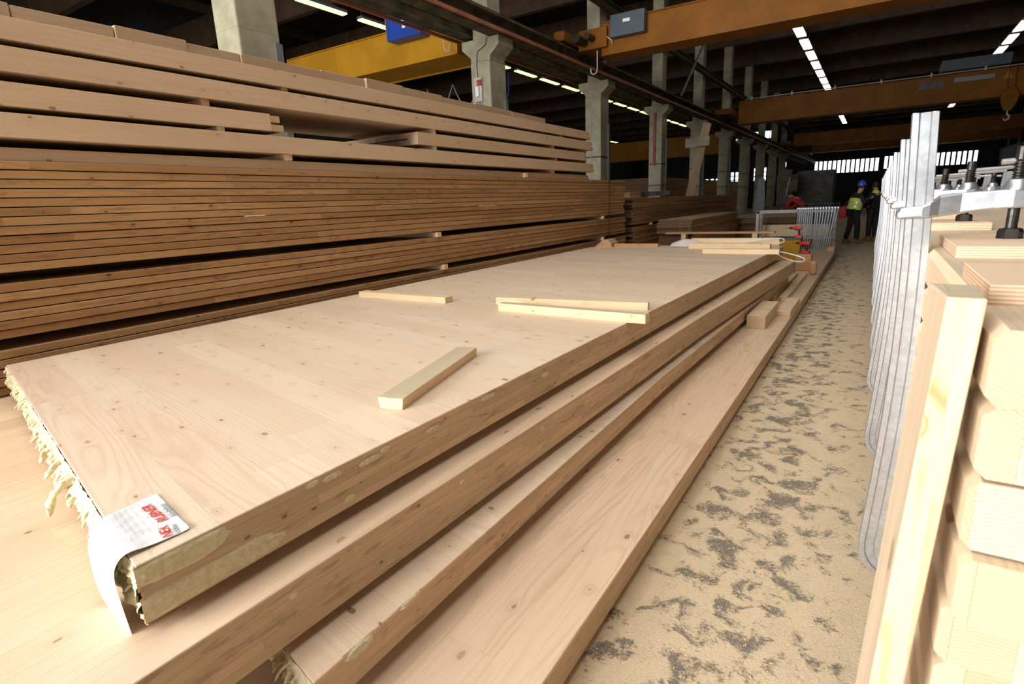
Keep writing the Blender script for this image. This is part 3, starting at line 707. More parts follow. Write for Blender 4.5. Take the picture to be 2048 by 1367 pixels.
# second stack and further ones
boards(SX - .02, 1.2, 11.45, 21.3, 1.58, 11, .051, 'long brown board of the second stack, upper bundle', 'brown boards, upper bundle of the second stack', .09)
boards(SX - .02, 1.2, 11.45, 21.3, .97, 19, .051, 'long brown board of the second stack, lower bundle', 'brown boards, lower bundle of the second stack', .09)
plank('spacer_batten', SX - .8, SX + .01, 12.6, 12.7, .972, 1.017, M['stick'], M['stick'], 'pale batten poking out of the second stack', 'batten')
plank('spacer_batten', SX - .8, SX - .03, 19.6, 19.7, .972, 1.017, M['stick'], M['stick'], 'batten between the bundles of the second stack, far end', 'batten')
b = MB(); b.prism([(SX - .75, 11.5), (SX - .1, 11.52), (SX - .1, 12.1)], 1.585, 1.70); tag(b.build('offcut_wedge', M['red_stick'], loc=(SX - .4, 11.7, 1.585)), 'orange offcut wedge lying on the near end of the second stack', 'wood offcut')
plank('plank_offcut', SX - 1.1, SX - .35, 11.5, 11.75, 1.705, 1.76, M['sticktop'], M['sticktop'], 'grey plank offcut propped on the second stack wedge', 'wood offcut')
b = MB()
for k in range(4): b.box((-5.0 + .12 * k, 12.6 + .4 * k, 1.64 + .01 * k), (.5, .8, .1), rz=.2 * k)
tag(b.build('scrap_heap', M['clutter'], loc=(-5, 12.8, 1.59)), 'low heap of dark scrap lying on the second stack', 'scrap heap', kind='stuff')
boards(-3.25, .75, 12.2, 16.9, 1.09, 7, .06, 'short brown board of the third stack behind the big panels', 'brown boards of the third stack', .15)
plank('stack_base', -4.0, -3.25, 12.25, 16.8, .1585, .6765, M['brown'], M['browntop'], 'dark base layer under the third stack', 'timber base', None, .003, M['browndark'])
boards(-1.75, 1.9, 17.4, 21.6, .90, 7, .055, 'brown plank of the low stack left of the steel rack', 'brown planks left of the steel rack', .1)
plank('stack_base', -3.65, -1.75, 17.45, 21.5, .0, .521, M['brown'], M['browntop'], 'dark base layer under the low stack left of the rack', 'timber base', None, .003, M['browndark'])
for k in range(7):
    z = .86 - k * .06; x = -3.42 + .06 * math.sin(k * 1.3)
    plank('batten_end', x - .13, x, 17.12, 17.32, z - .06, z, M['stick'], M['stick'], 'pale batten end before the low stack, %s from top' % ORD[k], 'batten', 'pale batten ends before the low stack', .002, M['stick'])
b = MB(); b.bx(-3.62, -3.32, 17.1, 17.34, 0, .44); tag(b.build('support_block', M['brown'], loc=(-3.5, 17.2, 0)), 'dark block carrying the pale batten ends', 'wood block')
# far clutter: machine with leaning sheet, tall stack in the left bay
boards(-7.2, 2.4, 22, 40, 2.35, 30, .078, 'long board of the tall dark stack beyond the columns', 'boards of the tall dark stack', .1)
mch = empty('timber_press', (-3.35, 27, 0), 'dark upright press machine in front of the far left windows', 'machine')
b = MB(); b.bx(-.35, .3, -.3, .3, 0, 1.0); b.bx(-.2, .25, -.2, .2, 1.0, 2.5); b.build('frame', M['clutter'], mch, bevel=.02)
b = MB(); b.bx(-.3, .5, -.25, -.2, 1.6, 2.3); b.build('head', M['rail'], mch)
b = MB(); b.tube([(.1, -.35, 1.4), (.2, -.3, 2.2)], .02, 6); b.build('lever', M['cablegrey'], mch)
b = MB(); b.loft([[(-4.45, 26.3, 1.05), (-4.0, 26.3, 1.05), (-4.0, 26.35, 1.05), (-4.45, 26.35, 1.05)], [(-4.35, 26.5, 2.2), (-4.1, 26.5, 2.2), (-4.1, 26.55, 2.2), (-4.35, 26.55, 2.2)]])
b.bx(-4.45, -4.0, 26.2, 26.7, 0, 1.05)
tag(b.build('sheet_stand', M['steelgrey'], loc=(-4.1, 26.4, 0)), 'grey leaning sheet on a stand beside the dark press', 'stand')
b = MB(); b.bx(-3.2, -1.7, 29.6, 31.4, 0, 2.5); tag(b.build('site_cabin', M['concrete_dim'] if 'concrete_dim' in M else M['clutter'], loc=(-2.5, 30, 0), bevel=.02), 'dull grey cabin block right of the dark press', 'cabin')

# ------------------------------------------------------------------ the fanned cross-laminated panels
def panel(poly, z0, z1, top, edge, lab, loc):
    """poly counter-clockwise from near right; edges facing right/left use the long-layer edge, ends the other"""
    b = MB(); n = len(poly)
    vs = [(p[0], p[1], z0) for p in poly] + [(p[0], p[1], z1) for p in poly]
    for i in range(n):
        j = (i + 1) % n; dx, dy = abs(poly[j][0] - poly[i][0]), abs(poly[j][1] - poly[i][1])
        b.add([vs[i], vs[j], vs[n + j], vs[n + i]], [(0, 1, 2, 3)], 1 if dy > dx else 2)
    b.add(vs, [tuple(range(n, 2 * n)), tuple(range(n - 1, -1, -1))], 0)
    return tag(b.build('laminated_panel', [M[top], M[edge], M['edge_end']], loc=loc, bevel=.0025, seg=1), lab, 'wood panel', 'large laminated panels fanned out in the pile')
DZ = .76
Dp = [(-1.385, .455), (-1.325, 2.9), (-1.135, 9.45), (-4.19, 9.5), (-4.19, .99)]
panel(Dp, .60, DZ, 'top_cross', 'edge', 'topmost wide laminated panel with offcuts lying on it and foam at its near end', (-2.8, 4.8, .60))
panel([(-1.305, -.5), (-1.16, 4.8), (-.93, 9.35), (-4.27, 9.4), (-4.27, -.5)], .375, .555, 'top_long', 'edge', 'second panel of the pile, its near end running out of the photo bottom left', (-2.8, 4.4, .375))
panel([(-1.135, .70), (-1.14, 3.7), (-1.0, 9.2), (-4.25, 9.2), (-4.25, 1.35)], .22, .338, 'top_cross', 'edge', 'third panel of the pile, thin, with a foamy near corner at the photo bottom', (-2.7, 5.0, .22))
panel([(-.70, -.6), (-.70, 15.6), (-4.2, 15.6), (-4.2, -.6)], .04, .158, 'top_long', 'edge', 'lowest and longest panel of the pile, reaching into the sawdust aisle', (-2.4, 7.5, .04))
# bearers between the panels
bid = 0
for (z0, z1, xr, labz) in [(0, .04, -.78, 'floor'), (.158, .22, -1.3, 'lowest and third panel'), (.338, .375, -1.45, 'third and second panel'), (.555, .60, -1.7, 'second and topmost panel')]:
    for (y, w2) in [(1.9, 'near end'), (5.2, 'middle'), (8.6, 'far end')]:
        plank('bearer_batten', -3.9, xr, y, y + .08, z0 + .0005, z1 - .0005, M['red_stick'], M['red_stick'],
              ('bearer batten between %s, %s' % (labz, w2)) if z0 else 'bearer batten on the floor under the lowest panel, ' + w2, 'batten', 'bearer battens hidden between the panels', .002, M['red_stick'])

# ------------------------------------------------------------------ foam squeezed out
Dobj = [o for o in C.objects if o.name.startswith('laminated_panel')]
Dtop, Bpan, Cpan, Apan = Dobj
def fbm(v, o=4):
    return noise.fractal(Vector(v), 1.0, 2.0, o)
def foam_strip(p0, p1, z0, z1, outn, name, parent, amp, nu=240, nv=16, drip=0, seed=0, fade=None):
    p0, p1, outn = Vector(p0), Vector(p1), Vector(outn).normalized()
    L = (p1 - p0).length
    b = MB(); vs = []
    rr = random.Random(seed)
    for i in range(nu + 1):
        u = i / nu
        for j in range(nv + 1):
            v = j / nv
            base = p0.lerp(p1, u)
            a = fbm((u * L * 9 + seed, v * 3, seed), 4) * .55 + fbm((u * L * 34 + seed, v * 9, 3), 3) * .4 + .25
            env = math.sin(math.pi * min(1, max(0, v * .92 + .06))) ** .6
            if fade: env *= fade(u, v)
            d = max(-.003, a * amp * env)
            z = z0 + (z1 - z0) * v + fbm((u * L * 15, v * 5, seed + 9), 2) * .006 * (0 if j in (0, nv) else 1)
            if j == nv: z = z1 + fbm((u * L * 30, 1, seed), 2) * .002
            vs.append((base.x + outn.x * d, base.y + outn.y * d, z))
    w_ = nv + 1
    fs = [(i * w_ + j, (i + 1) * w_ + j, (i + 1) * w_ + j + 1, i * w_ + j + 1) for i in range(nu) for j in range(nv)]
    b.add(vs, fs)
    for k in range(drip):
        u = rr.random(); 
        if fade and fade(u, .6) < .3: continue
        base = p0.lerp(p1, u); z = z0 + (z1 - z0) * rr.uniform(.25, .9)
        ln = rr.uniform(.012, .05) * (1.3 if rr.random() < .25 else 1); r0 = rr.uniform(.003, .008)
        side = Vector((outn.y, -outn.x, 0)) * rr.uniform(-.6, .6)
        pts = []; q = Vector((base.x, base.y, z)); d = outn * 1.0 + side * .3
        for s in range(7):
            pts.append(q.copy()); q = q + d * ln / 6; d = d + Vector((0, 0, -1)) * rr.uniform(.1, .5) + side * .2; d.normalize()
        b.tube(pts, [r0 * f for f in (1.2, 1.15, 1, .85, .8, .7, .35)], 7)
    o = b.build(name, M['foam'], None, loc=parent.location, smooth=True); o.parent = parent; o.location = (0, 0, 0)
    return o
endn = (-.19, -1, 0)
foam_strip((-4.19, .992, 0), (-1.385, .453, 0), .598, DZ - .002, endn, 'foam_fringe', Dtop, .040, nu=620, nv=20, drip=45, seed=5)
# thicker drips where the foam hangs furthest out
rr = random.Random(23)
def lump(b, pts, rs, sd):
    """irregular hanging lump of foam: tube with noisy radius"""
    n0 = len(b.v); b.tube(pts, rs, 10)
    for i in range(n0, len(b.v)):
        p = Vector(b.v[i]); k = fbm((p.x * 70 + sd, p.y * 70, p.z * 70), 3) * .0055
        c = min((Vector(q) for q in pts), key=lambda q: (q - p).length); d = (p - c)
        if d.length > 1e-6: b.v[i] = tuple(p + d.normalized() * k)
for k in range(30):
    u = .16 + .62 * (k / 30) + rr.uniform(-.012, .012); x = -4.19 + 2.805 * u; y = .992 - .539 * u
    big = .5 + 1.0 * (k / 30)
    pts = []; q = Vector((x, y + .004, rr.uniform(.68, .735))); d = Vector((-.35 + rr.uniform(-.3, .2), -1, rr.uniform(-.15, .15))).normalized()
    ln = rr.uniform(.030, .060) * big * (1.6 if k in (24, 27) else 1)
    for s_ in range(14):
        pts.append(q.copy()); q = q + d * ln / 13 * 1.2; d = (d + Vector((rr.uniform(-.25, .2), rr.uniform(-.15, .15), rr.uniform(-.42, .05)))).normalized()
    r0 = rr.uniform(.006, .0095) * (.8 + .3 * big)
    b = MB(); lump(b, pts, [r0 * f for f in (1.5, 1.4, 1.3, 1.15, 1.0, .95, .9, .95, 1.05, 1.1, 1.0, .85, .6, .2)], k * 7.0)
    o = b.build('foam_drip', M['foam'], None, loc=Dtop.location, smooth=True); o.parent = Dtop; o.location = (0, 0, 0)
# smeared foam on the right-hand edge by the near corner
def side_y(x0, y0, x1, y1, y): return x0 + (x1 - x0) * (y - y0) / (y1 - y0)
def smear(parent, ya, yb, za, zb, line, name, seed, thick=.006, shape=None):
    b = MB(); nu, nv = 90, 26; vs = []
    for i in range(nu + 1):
        for j in range(nv + 1):
            y = ya + (yb - ya) * i / nu; z = za + (zb - za) * j / nv
            u, v = i / nu, j / nv
            e_ = min(1, 6 * (1 - u)) * min(1, 8 * u + .35) * min(1, 6 * v) * min(1, 6 * (1 - v))
            s_ = shape(u, v) if shape else 1
            d = thick * (e_ * s_ * (1 + .5 * fbm((y * 30 + seed, z * 50, seed), 3)) - .25)
            vs.append((line(y) + d, y, z))
    w_ = nv + 1
    b.add(vs, [(i * w_ + j, (i + 1) * w_ + j, (i + 1) * w_ + j + 1, i * w_ + j + 1) for i in range(nu) for j in range(nv)])
    o = b.build(name, M['foam'], None, loc=parent.location, smooth=True); o.parent = parent; o.location = (0, 0, 0)
lineD = lambda y: side_y(-1.385, .455, -1.325, 2.9, y)
def blob(cu, cv, ru, rv, seed):
    def f(u, v):
        d = ((u - cu) / ru) ** 2 + ((v - cv) / rv) ** 2 + .35 * fbm((u * 5 + seed, v * 5, 1), 2)
        return max(-.6, min(1, 2.2 * (1 - d)))
    return f
smear(Dtop, .45, .86, .602, .672, lineD, 'foam_smear', 1, .006, blob(.35, .42, .66, .75, 2))
smear(Dtop, .45, .70, .690, .757, lineD, 'foam_smear', 2, .006, blob(.42, .6, .6, .62, 4))
for k, (y, z) in enumerate([(.92, .742), (.98, .735), (1.12, .725), (1.22, .735), (1.45, .72), (1.8, .735), (1.05, .63), (2.3, .70)]):
    smear(Dtop, y, y + .05 + .03 * (k % 3), z - .012, z + .012, lineD, 'foam_spot', 10 + k, .004, blob(.5, .5, .5, .5, k))
lineB = lambda y: side_y(-1.305, -.5, -1.16, 4.8, y)
lineC = lambda y: -1.135
smear(Cpan, .80, .92, .30, .34, lineC, 'foam_spot', 31, .008, blob(.5, .5, .5, .55, 3))
smear(Cpan, 1.02, 1.13, .318, .34, lineC, 'foam_spot', 32, .006, blob(.5, .5, .5, .55, 5))
for k, y in enumerate([.75, 1.5, 2.1, 2.6]): smear(Bpan, y, y + .03, .50, .52, lineB, 'foam_spot', 50 + k, .003, blob(.5, .5, .5, .5, k))
foam_strip((-1.9, .86, 0), (-1.14, .70, 0), .222, .336, (-.2, -1, 0), 'foam_fringe', Cpan, .035, nu=200, nv=14, drip=50, seed=12)

# ------------------------------------------------------------------ paper label hanging over the edge
def textmesh(txt, size, mat, name, italic=False, bold=.0):
    cu = bpy.data.curves.new(name, 'FONT'); cu.body = txt; cu.size = size; cu.extrude = .0; cu.offset = bold; cu.shear = .3 if italic else .12
    cu.resolution_u = 3
    o = bpy.data.objects.new(name, cu); C.objects.link(o)
    bpy.context.view_layer.update()
    me = bpy.data.meshes.new_from_object(o.evaluated_get(bpy.context.evaluated_depsgraph_get()))
    bpy.data.objects.remove(o)
    me.materials.clear(); me.materials.append(mat)
    return me
lab = empty('paper_label', (-1.57, .53, DZ), 'white paper label creased on the topmost panel corner, its end hanging down', 'paper label')
prof = [(.612, .7625), (.58, .7632), (.55, .7640), (.52, .7655), (.495, .770), (.475, .7745), (.455, .772), (.440, .760), (.430, .74), (.428, .71), (.430, .67), (.433, .62), (.437, .57), (.440, .52)]
def strip(prof, xl, xr, nx=14, crease=None):
    """returns verts, faces, uvs; xl/xr functions of t"""
    vs = []; uv = []; n = len(prof)
    for i, (y, z) in enumerate(prof):
        t = i / (n - 1)
        for k in range(nx + 1):
            s = k / nx; a, c = xl(t), xr(t); x = a + (c - a) * s
            # the hanging end is cut off slanting, lower on the right
            zz = z; yy = y - .035 * (1 - s) * (1 if i < 8 else 1) * 0
            if z < .6: zz = z + (.6 - z) * .5 * (1 - s)
            yy += .18 * (-(x + 1.45)) * (1 - .6 * min(1, max(0, (i / (n - 1) - .45) / .4)))
            if crease and i < 5: zz += crease(x, y)
            vs.append((x, yy, zz)); uv.append((t, s))
    fs = [(i * (nx + 1) + k, i * (nx + 1) + k + 1, (i + 1) * (nx + 1) + k + 1, (i + 1) * (nx + 1) + k) for i in range(n - 1) for k in range(nx)]
    return vs, fs, uv
def cre(x, y): return .006 * math.exp(-((x + 1.475 - (y - .57) * .6) / .010) ** 2) + .0015 * abs(math.sin(x * 60 + y * 40))
# subdivide profile smoothly
pp = []
for i in range(len(prof) - 1):
    for s in range(3): pp.append((prof[i][0] + (prof[i + 1][0] - prof[i][0]) * s / 3, prof[i][1] + (prof[i + 1][1] - prof[i][1]) * s / 3))
pp.append(prof[-1])
vs, fs, uv = strip(prof, lambda t: -1.715 + .085 * t, lambda t: -1.425 - .025 * t, 24, cre)
me = bpy.data.meshes.new('sheet'); L = Vector(lab.location)
me.from_pydata([tuple(Vector(v) - L) for v in vs], [], fs); ul = me.uv_layers.new(name='UVMap')
for p in me.polygons:
    p.use_smooth = True
    for li in p.loop_indices: ul.data[li].uv = uv[me.loops[li].vertex_index]
me.materials.append(M['paper'])
sh = bpy.data.objects.new('sheet', me); C.objects.link(sh); sh.parent = lab
so = sh.modifiers.new('s', 'SOLIDIFY'); so.thickness = .0004
sb = sh.modifiers.new('u', 'SUBSURF'); sb.levels = 1; sb.render_levels = 2
def put_text(txt, size, m, name, x, y, z, ang, it=False, bold=0.0, lbl=None):
    me = textmesh(txt, size, m, name, it, bold)
    o = bpy.data.objects.new(name, me); C.objects.link(o); o.parent = lab
    o.location = (x - L.x, y - L.y, z - L.z); o.rotation_euler = (0, 0, ang)
    if lbl: o['label'] = lbl
    return o
A_ = math.pi - .11
put_text('RUBNER', .036, M['printred'], 'red_lettering', -1.520, .600, .7675, A_, bold=.0006, lbl='large red printed letters')
put_text('Holzbau', .030, M['printgrey'], 'grey_lettering', -1.520, .628, .7665, A_, True, .0002, lbl='grey script letters')
put_text('NER', .034, M['printred'], 'red_lettering', -1.428, .566, .7685, A_ - .12, bold=.0006, lbl='crumpled red letters')
put_text('Holzbau', .020, M['printgrey'], 'grey_lettering', -1.412, .580, .7680, A_ - .12, True, .0001)
# second paper, hanging under the second panel
b = MB(); vs = []; nx, ny = 10, 16
for i in range(ny + 1):
    for k in range(nx + 1):
        x = -1.46 + .15 * k / nx; t = i / ny
        y = .57 + .10 * t ** 2 - .035 * math.sin(t * 3.0) + .2 * (x + 1.4) * -.5; z = .372 - .20 * t
        vs.append((x, y + .02 * math.sin(k * .5), z))
b.add(vs, [(i * (nx + 1) + k, i * (nx + 1) + k + 1, (i + 1) * (nx + 1) + k + 1, (i + 1) * (nx + 1) + k) for i in range(ny) for k in range(nx)])
o = b.build('paper_sheet', M['white'], loc=(-1.39, .58, .37), smooth=True); o.modifiers.new('s', 'SOLIDIFY').thickness = .0006
tag(o, 'white curled paper hanging in the gap under the second panel at the photo bottom', 'paper')

# ------------------------------------------------------------------ offcuts on the topmost panel
def stick(p0, p1, wd, ht, lab, cat='wood offcut', side='stick', top='stick', z=DZ, end=None, gp=None, name='timber_offcut', tilt=0, chamfer=0):
    p0, p1 = Vector((p0[0], p0[1], 0)), Vector((p1[0], p1[1], 0)); L = (p1 - p0).length; a = math.atan2(p1.y - p0.y, p1.x - p0.x)
    c = (p0 + p1) / 2
    b = MB(); h = ht
    vs = [(x, y, zz) for x in (-L / 2, L / 2) for y, zz in [(-wd / 2 + chamfer, 0), (wd / 2 - chamfer, 0), (wd / 2, h), (-wd / 2, h)]]
    b.add(vs, [(0, 4, 7, 3), (1, 2, 6, 5)], 0); b.add(vs, [(3, 7, 6, 2), (0, 1, 5, 4)], 1); b.add(vs, [(0, 3, 2, 1), (4, 5, 6, 7)], 2)
    o = b.build(name, [M[side], M[top], end or M[side]], bevel=.0012, seg=1)
    o.location = (c.x, c.y, z); o.rotation_euler = (0, tilt, a)
    return tag(o, lab, cat, gp)
stick((-1.585, 1.50), (-1.80, 2.30), .115, .048, 'short thick offcut lying diagonally, nearest on the topmost panel', side='stick', top='sticktop', chamfer=.006)
stick((-4.03, 3.60), (-2.98, 3.60), .10, .052, 'short square offcut lying by the left edge of the topmost panel', top='stick')
stick((-2.36, 3.47), (-1.185, 3.44), .075, .062, 'pale square batten lying near the right edge of the topmost panel', top='sticktop')
stick((-2.56, 3.72), (-1.33, 3.88), .06, .055, 'slim batten lying close behind the pale square batten', top='stick')
stick((-3.78, 9.2), (-3.0, 9.2), .08, .055, 'reddish batten at the far left end of the topmost panel', side='red_stick', top='red_stick')
b = MB(); b.loft([[(-4.18, 9.08, DZ), (-4.12, 9.08, DZ), (-4.12, 9.38, DZ), (-4.18, 9.38, DZ)], [(-4.12, 9.08, DZ), (-3.95, 9.08, DZ + .13), (-3.95, 9.38, DZ + .13), (-4.16, 9.38, DZ + .02)],
                  [(-3.86, 9.08, DZ), (-3.86, 9.08, DZ + .13), (-3.86, 9.38, DZ + .13), (-3.86, 9.38, DZ)], [(-3.80, 9.08, DZ), (-3.80, 9.08, DZ + .06), (-3.80, 9.38, DZ + .06), (-3.80, 9.38, DZ)]])
tag(b.build('wedge_offcut', M['red_stick'], loc=(-4.0, 9.2, DZ)), 'rounded reddish wood wedge at the far left corner of the topmost panel', 'wood offcut')
stick((-2.02, 8.2), (-1.02, 8.18), .09, .065, 'light batten across the far right corner of the topmost panel, front one', top='stick')
stick((-2.42, 8.95), (-1.22, 8.80), .08, .085, 'light knotty batten just behind the front one at the far right corner', top='stick')
stick((-2.5, 9.38), (-1.18, 9.38), .06, .13, 'pale board on edge behind the battens at the far right corner', side='stick', top='stick')
plank('timber_plank', -3.75, -1.6, 11.9, 12.05, .80, .835, M['red_stick'], M['red_stick'], 'thin reddish plank lying across behind the far end of the panels', 'plank', None, .002, M['red_stick'])
for x in (-3.4, -2.0):
    plank('trestle_block', x, x + .1, 11.88, 12.08, .158, .80, M['brown'], M['brown'], 'upright block carrying the thin reddish plank, %s one' % ('left' if x < -3 else 'right'), 'wood block')
# clear film and white lashing loops
b = MB(); vs = []; nx, ny = 12, 8
for j in range(ny + 1):
    for i in range(nx + 1):
        u, v = i / nx, j / ny
        vs.append((-2.75 + .85 * u, 9.02 + .20 * v + .03 * math.sin(6 * u), DZ + .012 + .115 * math.sin(math.pi * v) * math.exp(-((u - .28) / .3) ** 2) + .012 * fbm((u * 6, v * 6, 0), 2) + .01))
b.add(vs, [(j * (nx + 1) + i, j * (nx + 1) + i + 1, (j + 1) * (nx + 1) + i + 1, (j + 1) * (nx + 1) + i) for j in range(ny) for i in range(nx)])
o = b.build('plastic_film', M['film'], loc=(-2.3, 9.2, DZ), smooth=True); tag(o, 'crumpled clear plastic film by the far battens on the topmost panel', 'plastic film')
def ribbon(pts, wd, name, lab, closed=False):
    b = MB(); P = [Vector(p) for p in pts]; n = len(P); sm = []
    for i in range(n - 1):
        for s in range(6):
            t = s / 6; p_1, p0, p1, p2 = P[max(i - 1, 0)], P[i], P[i + 1], P[min(i + 2, n - 1)]
            sm.append(.5 * ((2 * p0) + (p1 - p_1) * t + (2 * p_1 - 5 * p0 + 4 * p1 - p2) * t * t + (3 * p0 - p_1 - 3 * p1 + p2) * t ** 3))
    sm.append(P[-1])
    for i, p in enumerate(sm): pass
    vs = []
    for p in sm: vs += [(p.x, p.y - wd / 2, p.z), (p.x, p.y + wd / 2, p.z)]
    b.add(vs, [(2 * i, 2 * i + 1, 2 * i + 3, 2 * i + 2) for i in range(len(sm) - 1)])
    o = b.build(name, M['strap'], loc=pts[0], smooth=True); m_ = o.modifiers.new('s', 'SOLIDIFY'); m_.thickness = .012; m_.offset = 0
    return tag(o, lab, 'strap')
ribbon([(-1.9, 8.55, .79), (-1.35, 8.55, .785), (-1.05, 8.52, .76), (-.80, 8.50, .70), (-.74, 8.50, .66), (-.78, 8.52, .63), (-.9, 8.55, .64), (-1.05, 8.6, .69), (-1.15, 8.65, .765)], .05, 'lashing_strap',
       'white lashing strap looping over the right edge at the far panel end')
ribbon([(-1.85, 9.15, .79), (-1.5, 9.2, .86), (-1.25, 9.2, .895), (-1.12, 9.2, .89), (-1.10, 9.2, .85), (-1.2, 9.2, .82), (-1.5, 9.15, .80)], .04, 'lashing_strap',
       'white lashing strap loop standing up behind the far battens')
# things on the lowest panel
plank('timber_offcut', -1.045, -.86, 6.2, 7.15, .158, .30, M['stick_y'], M['stick_y'], 'thick pale block on the lowest panel beside the pile', 'wood offcut')
plank('timber_offcut', -.86, -.71, 6.98, 7.95, .158, .222, M['stick_y'], M['stick_y'], 'flat pale piece at the right edge of the lowest panel', 'wood offcut')
plank('timber_batten', -1.09, -1.01, 8.0, 10.6, .158, .218, M['stick_y'], M['stick_y'], 'left one of two thin battens lying along the lowest panel', 'batten')
plank('timber_batten', -.96, -.87, 8.0, 10.6, .158, .218, M['stick_y'], M['stick_y'], 'right one of two thin battens lying along the lowest panel', 'batten')
b = MB(); b.bx(-.86, -.75, 10.75, 10.9, .158, .40)
tag(b.build('round_block', M['red_stick'], loc=(-.80, 10.8, .158), bevel=.04), 'orange-brown rounded wood block standing at the far panel ends', 'wood block')
b = MB(); b.loft([[(-.90, 15.1, .16), (-.72, 15.1, .16), (-.72, 15.4, .16), (-.90, 15.4, .16)], [(-.86, 15.15, .27), (-.70, 15.15, .30), (-.70, 15.35, .30), (-.86, 15.35, .27)]])
tag(b.build('wood_wedge', M['red_stick'], loc=(-.8, 15.2, .16), bevel=.02), 'reddish wedge at the far corner of the lowest panel by the steel rack', 'wood offcut')
# yellow crate with two red drills
cr = empty('tool_crate', (-1.42, 12.3, .158), 'yellow crate with dark lid standing on the far lowest panel', 'crate')
b = MB(); b.bx(-.26, .26, -.15, .15, 0, .50); b.build('box', M['yellow'], cr, bevel=.02)
b = MB(); b.bx(-.27, .27, -.16, .16, .50, .53); b.build('lid', M['slate'], cr, bevel=.008)
def drill(loc, rz, lab):
    e = empty('cordless_drill', loc, lab, 'drill', 'red cordless drills', rz)
    b = MB(); b.tube([(-.09, 0, .19), (-.05, 0, .19), (.07, 0, .19), (.09, 0, .19)], [.03, .036, .033, .02], 12); b.build('motor_housing', M['redplastic'], e, smooth=True)
    b = MB(); b.tube([(.09, 0, .19), (.13, 0, .19), (.15, 0, .19)], [.024, .02, .008], 10); b.tube([(.15, 0, .19), (.22, 0, .19)], .004, 5); b.build('chuck', M['darksteel'], e)
    b = MB(); b.tube([(-.03, 0, .17), (-.05, 0, .05)], [.022, .02], 8); b.build('grip', M['black'], e)
    b = MB(); b.bx(-.10, .02, -.035, .035, 0, .055); b.build('battery', M['redplastic'], e, bevel=.006)
    return e
drill((-1.24, 12.2, .69), 3.0, 'red cordless drill standing on the yellow crate')
drill((-1.02, 11.4, .46), 2.9, 'red cordless drill standing on the wooden block in front of the crate')
b = MB(); b.bx(-1.14, -.88, 11.3, 11.5, .158, .46)
tag(b.build('wood_block', M['red_stick'], loc=(-1.02, 11.4, .158), bevel=.02), 'upright wooden block carrying a drill at the far panel ends', 'wood block')

# ------------------------------------------------------------------ steel rack with hanging clamps
rk = empty('steel_rack', (-1.65, 15.8, 0), 'grey steel rack frame with clamps hung on its right half', 'rack')
b = MB()
for (x0, x1, z0, z1, y) in [(-.93, .86, 1.06, 1.12, 0), (-.93, -.86, .12, 1.12, 0), (.80, .86, .12, 1.12, .6), (-.93, .86, 1.06, 1.12, .6), (-.93, -.86, .12, 1.12, .6), (-.93, .86, .42, .46, 0)]:
    b.bx(x0, x1, y - .03, y + .03, z0, z1)
b.build('frame', M['steelgrey_l'] if 'steelgrey_l' in M else M['cablegrey'], rk, bevel=.005)
b = MB(); b.bx(-.93, .90, -.1, .7, .09, .13); b.build('base_tray', M['cablegrey'], rk)
for (x, y) in ((-.8, 0.05), (.8, 0.05), (-.8, .6), (.8, .6)):
    b = MB(); b.tube([(x - .03, y, .05), (x + .03, y, .05)], .05, 12); b.build('wheel', M['black'], rk)
def rclamp(i, x, lean, z0, lab):
    e = empty('screw_clamp', (x, 15.72, z0), lab, 'clamp', 'small clamps hung on the steel rack', 0)
    h = 1.16 - z0
    b = MB(); b.tube([(0, 0, 0), (lean, 0, h)], .014, 4); b.build('bar', M['zinc'], e)
    b = MB(); b.tube([(lean - .01, -.05, h), (lean, .35, h + .02)], .022, 5); b.build('head', M['zinc'], e)
    b = MB(); b.tube([(lean, .3, h - .05), (lean, .3, h + .12)], .012, 6); b.tube([(lean, .22, h + .10), (lean, .38, h + .10)], .008, 5); b.build('spindle', M['darksteel'], e)
    b = MB(); b.tube([(0, 0, .0), (0, .12, 0)], .018, 5); b.build('foot', M['zinc'], e)
for i in range(17):
    x = -1.62 + i * .046 + (.02 if i > 7 else 0)
    rclamp(i, x, .01 + .13 * max(0, (i - 9) / 8), .60 if i < 3 else (.30 if i < 8 else .17), 'slim clamp hanging on the steel rack, %s from the left' % ORD[i])
plank('timber_beam', -2.6, -1.0, 16.95, 17.15, .40, .71, M['stick'], M['stick'], 'pale timber beam lying behind the steel rack', 'timber beam', None, .003, M['stick'])
for x in (-2.4, -1.3): plank('support_block', x, x + .15, 16.97, 17.13, 0, .40, M['brown'], M['brown'], '%s block under the pale beam behind the rack' % ('left' if x < -2 else 'right'), 'wood block')

# ------------------------------------------------------------------ glued beams on the right, post, pads
SL = .118; ST = 1.403; SWd = .62; PIT = .088
bm_ = None
for i in range(10):
    zt = ST - i * PIT; y0 = .742 + [0, .010, .006, -.012, .03, .035, .01, 0, .015, -.01][i]; c = .012
    h = PIT - .003; jx = [.0, .003, .001, .002, -.001, .002, 0, .003, .001, 0][i]
    poly = [(SL + jx + c, zt - h), (SL + jx + SWd - c, zt - h), (SL + jx + SWd, zt - h + c), (SL + jx + SWd, zt - c), (SL + jx + SWd - c, zt), (SL + jx + c, zt), (SL + jx, zt - c), (SL + jx, zt - h + c)]
    b = MB(); n = 8
    vs = [(p[0], y, p[1]) for y in (y0, 12.2) for p in poly]
    for k in range(n): b.add([vs[k], vs[(k + 1) % n], vs[n + (k + 1) % n], vs[n + k]], [(0, 1, 2, 3)], 1 if k in (0, 4) else 0)
    b.add(vs, [tuple(range(n - 1, -1, -1)), tuple(range(n, 2 * n))], 2)
    tag(b.build('glued_beam', [M['beamside'], M['beamface'], M['endgrain']], loc=(SL + SWd / 2, y0, zt - h)),
        'chamfered glued timber layer of the right-hand press stack, %s from the top' % ORD[i], 'timber beam', 'glued layers of the right-hand press stack')
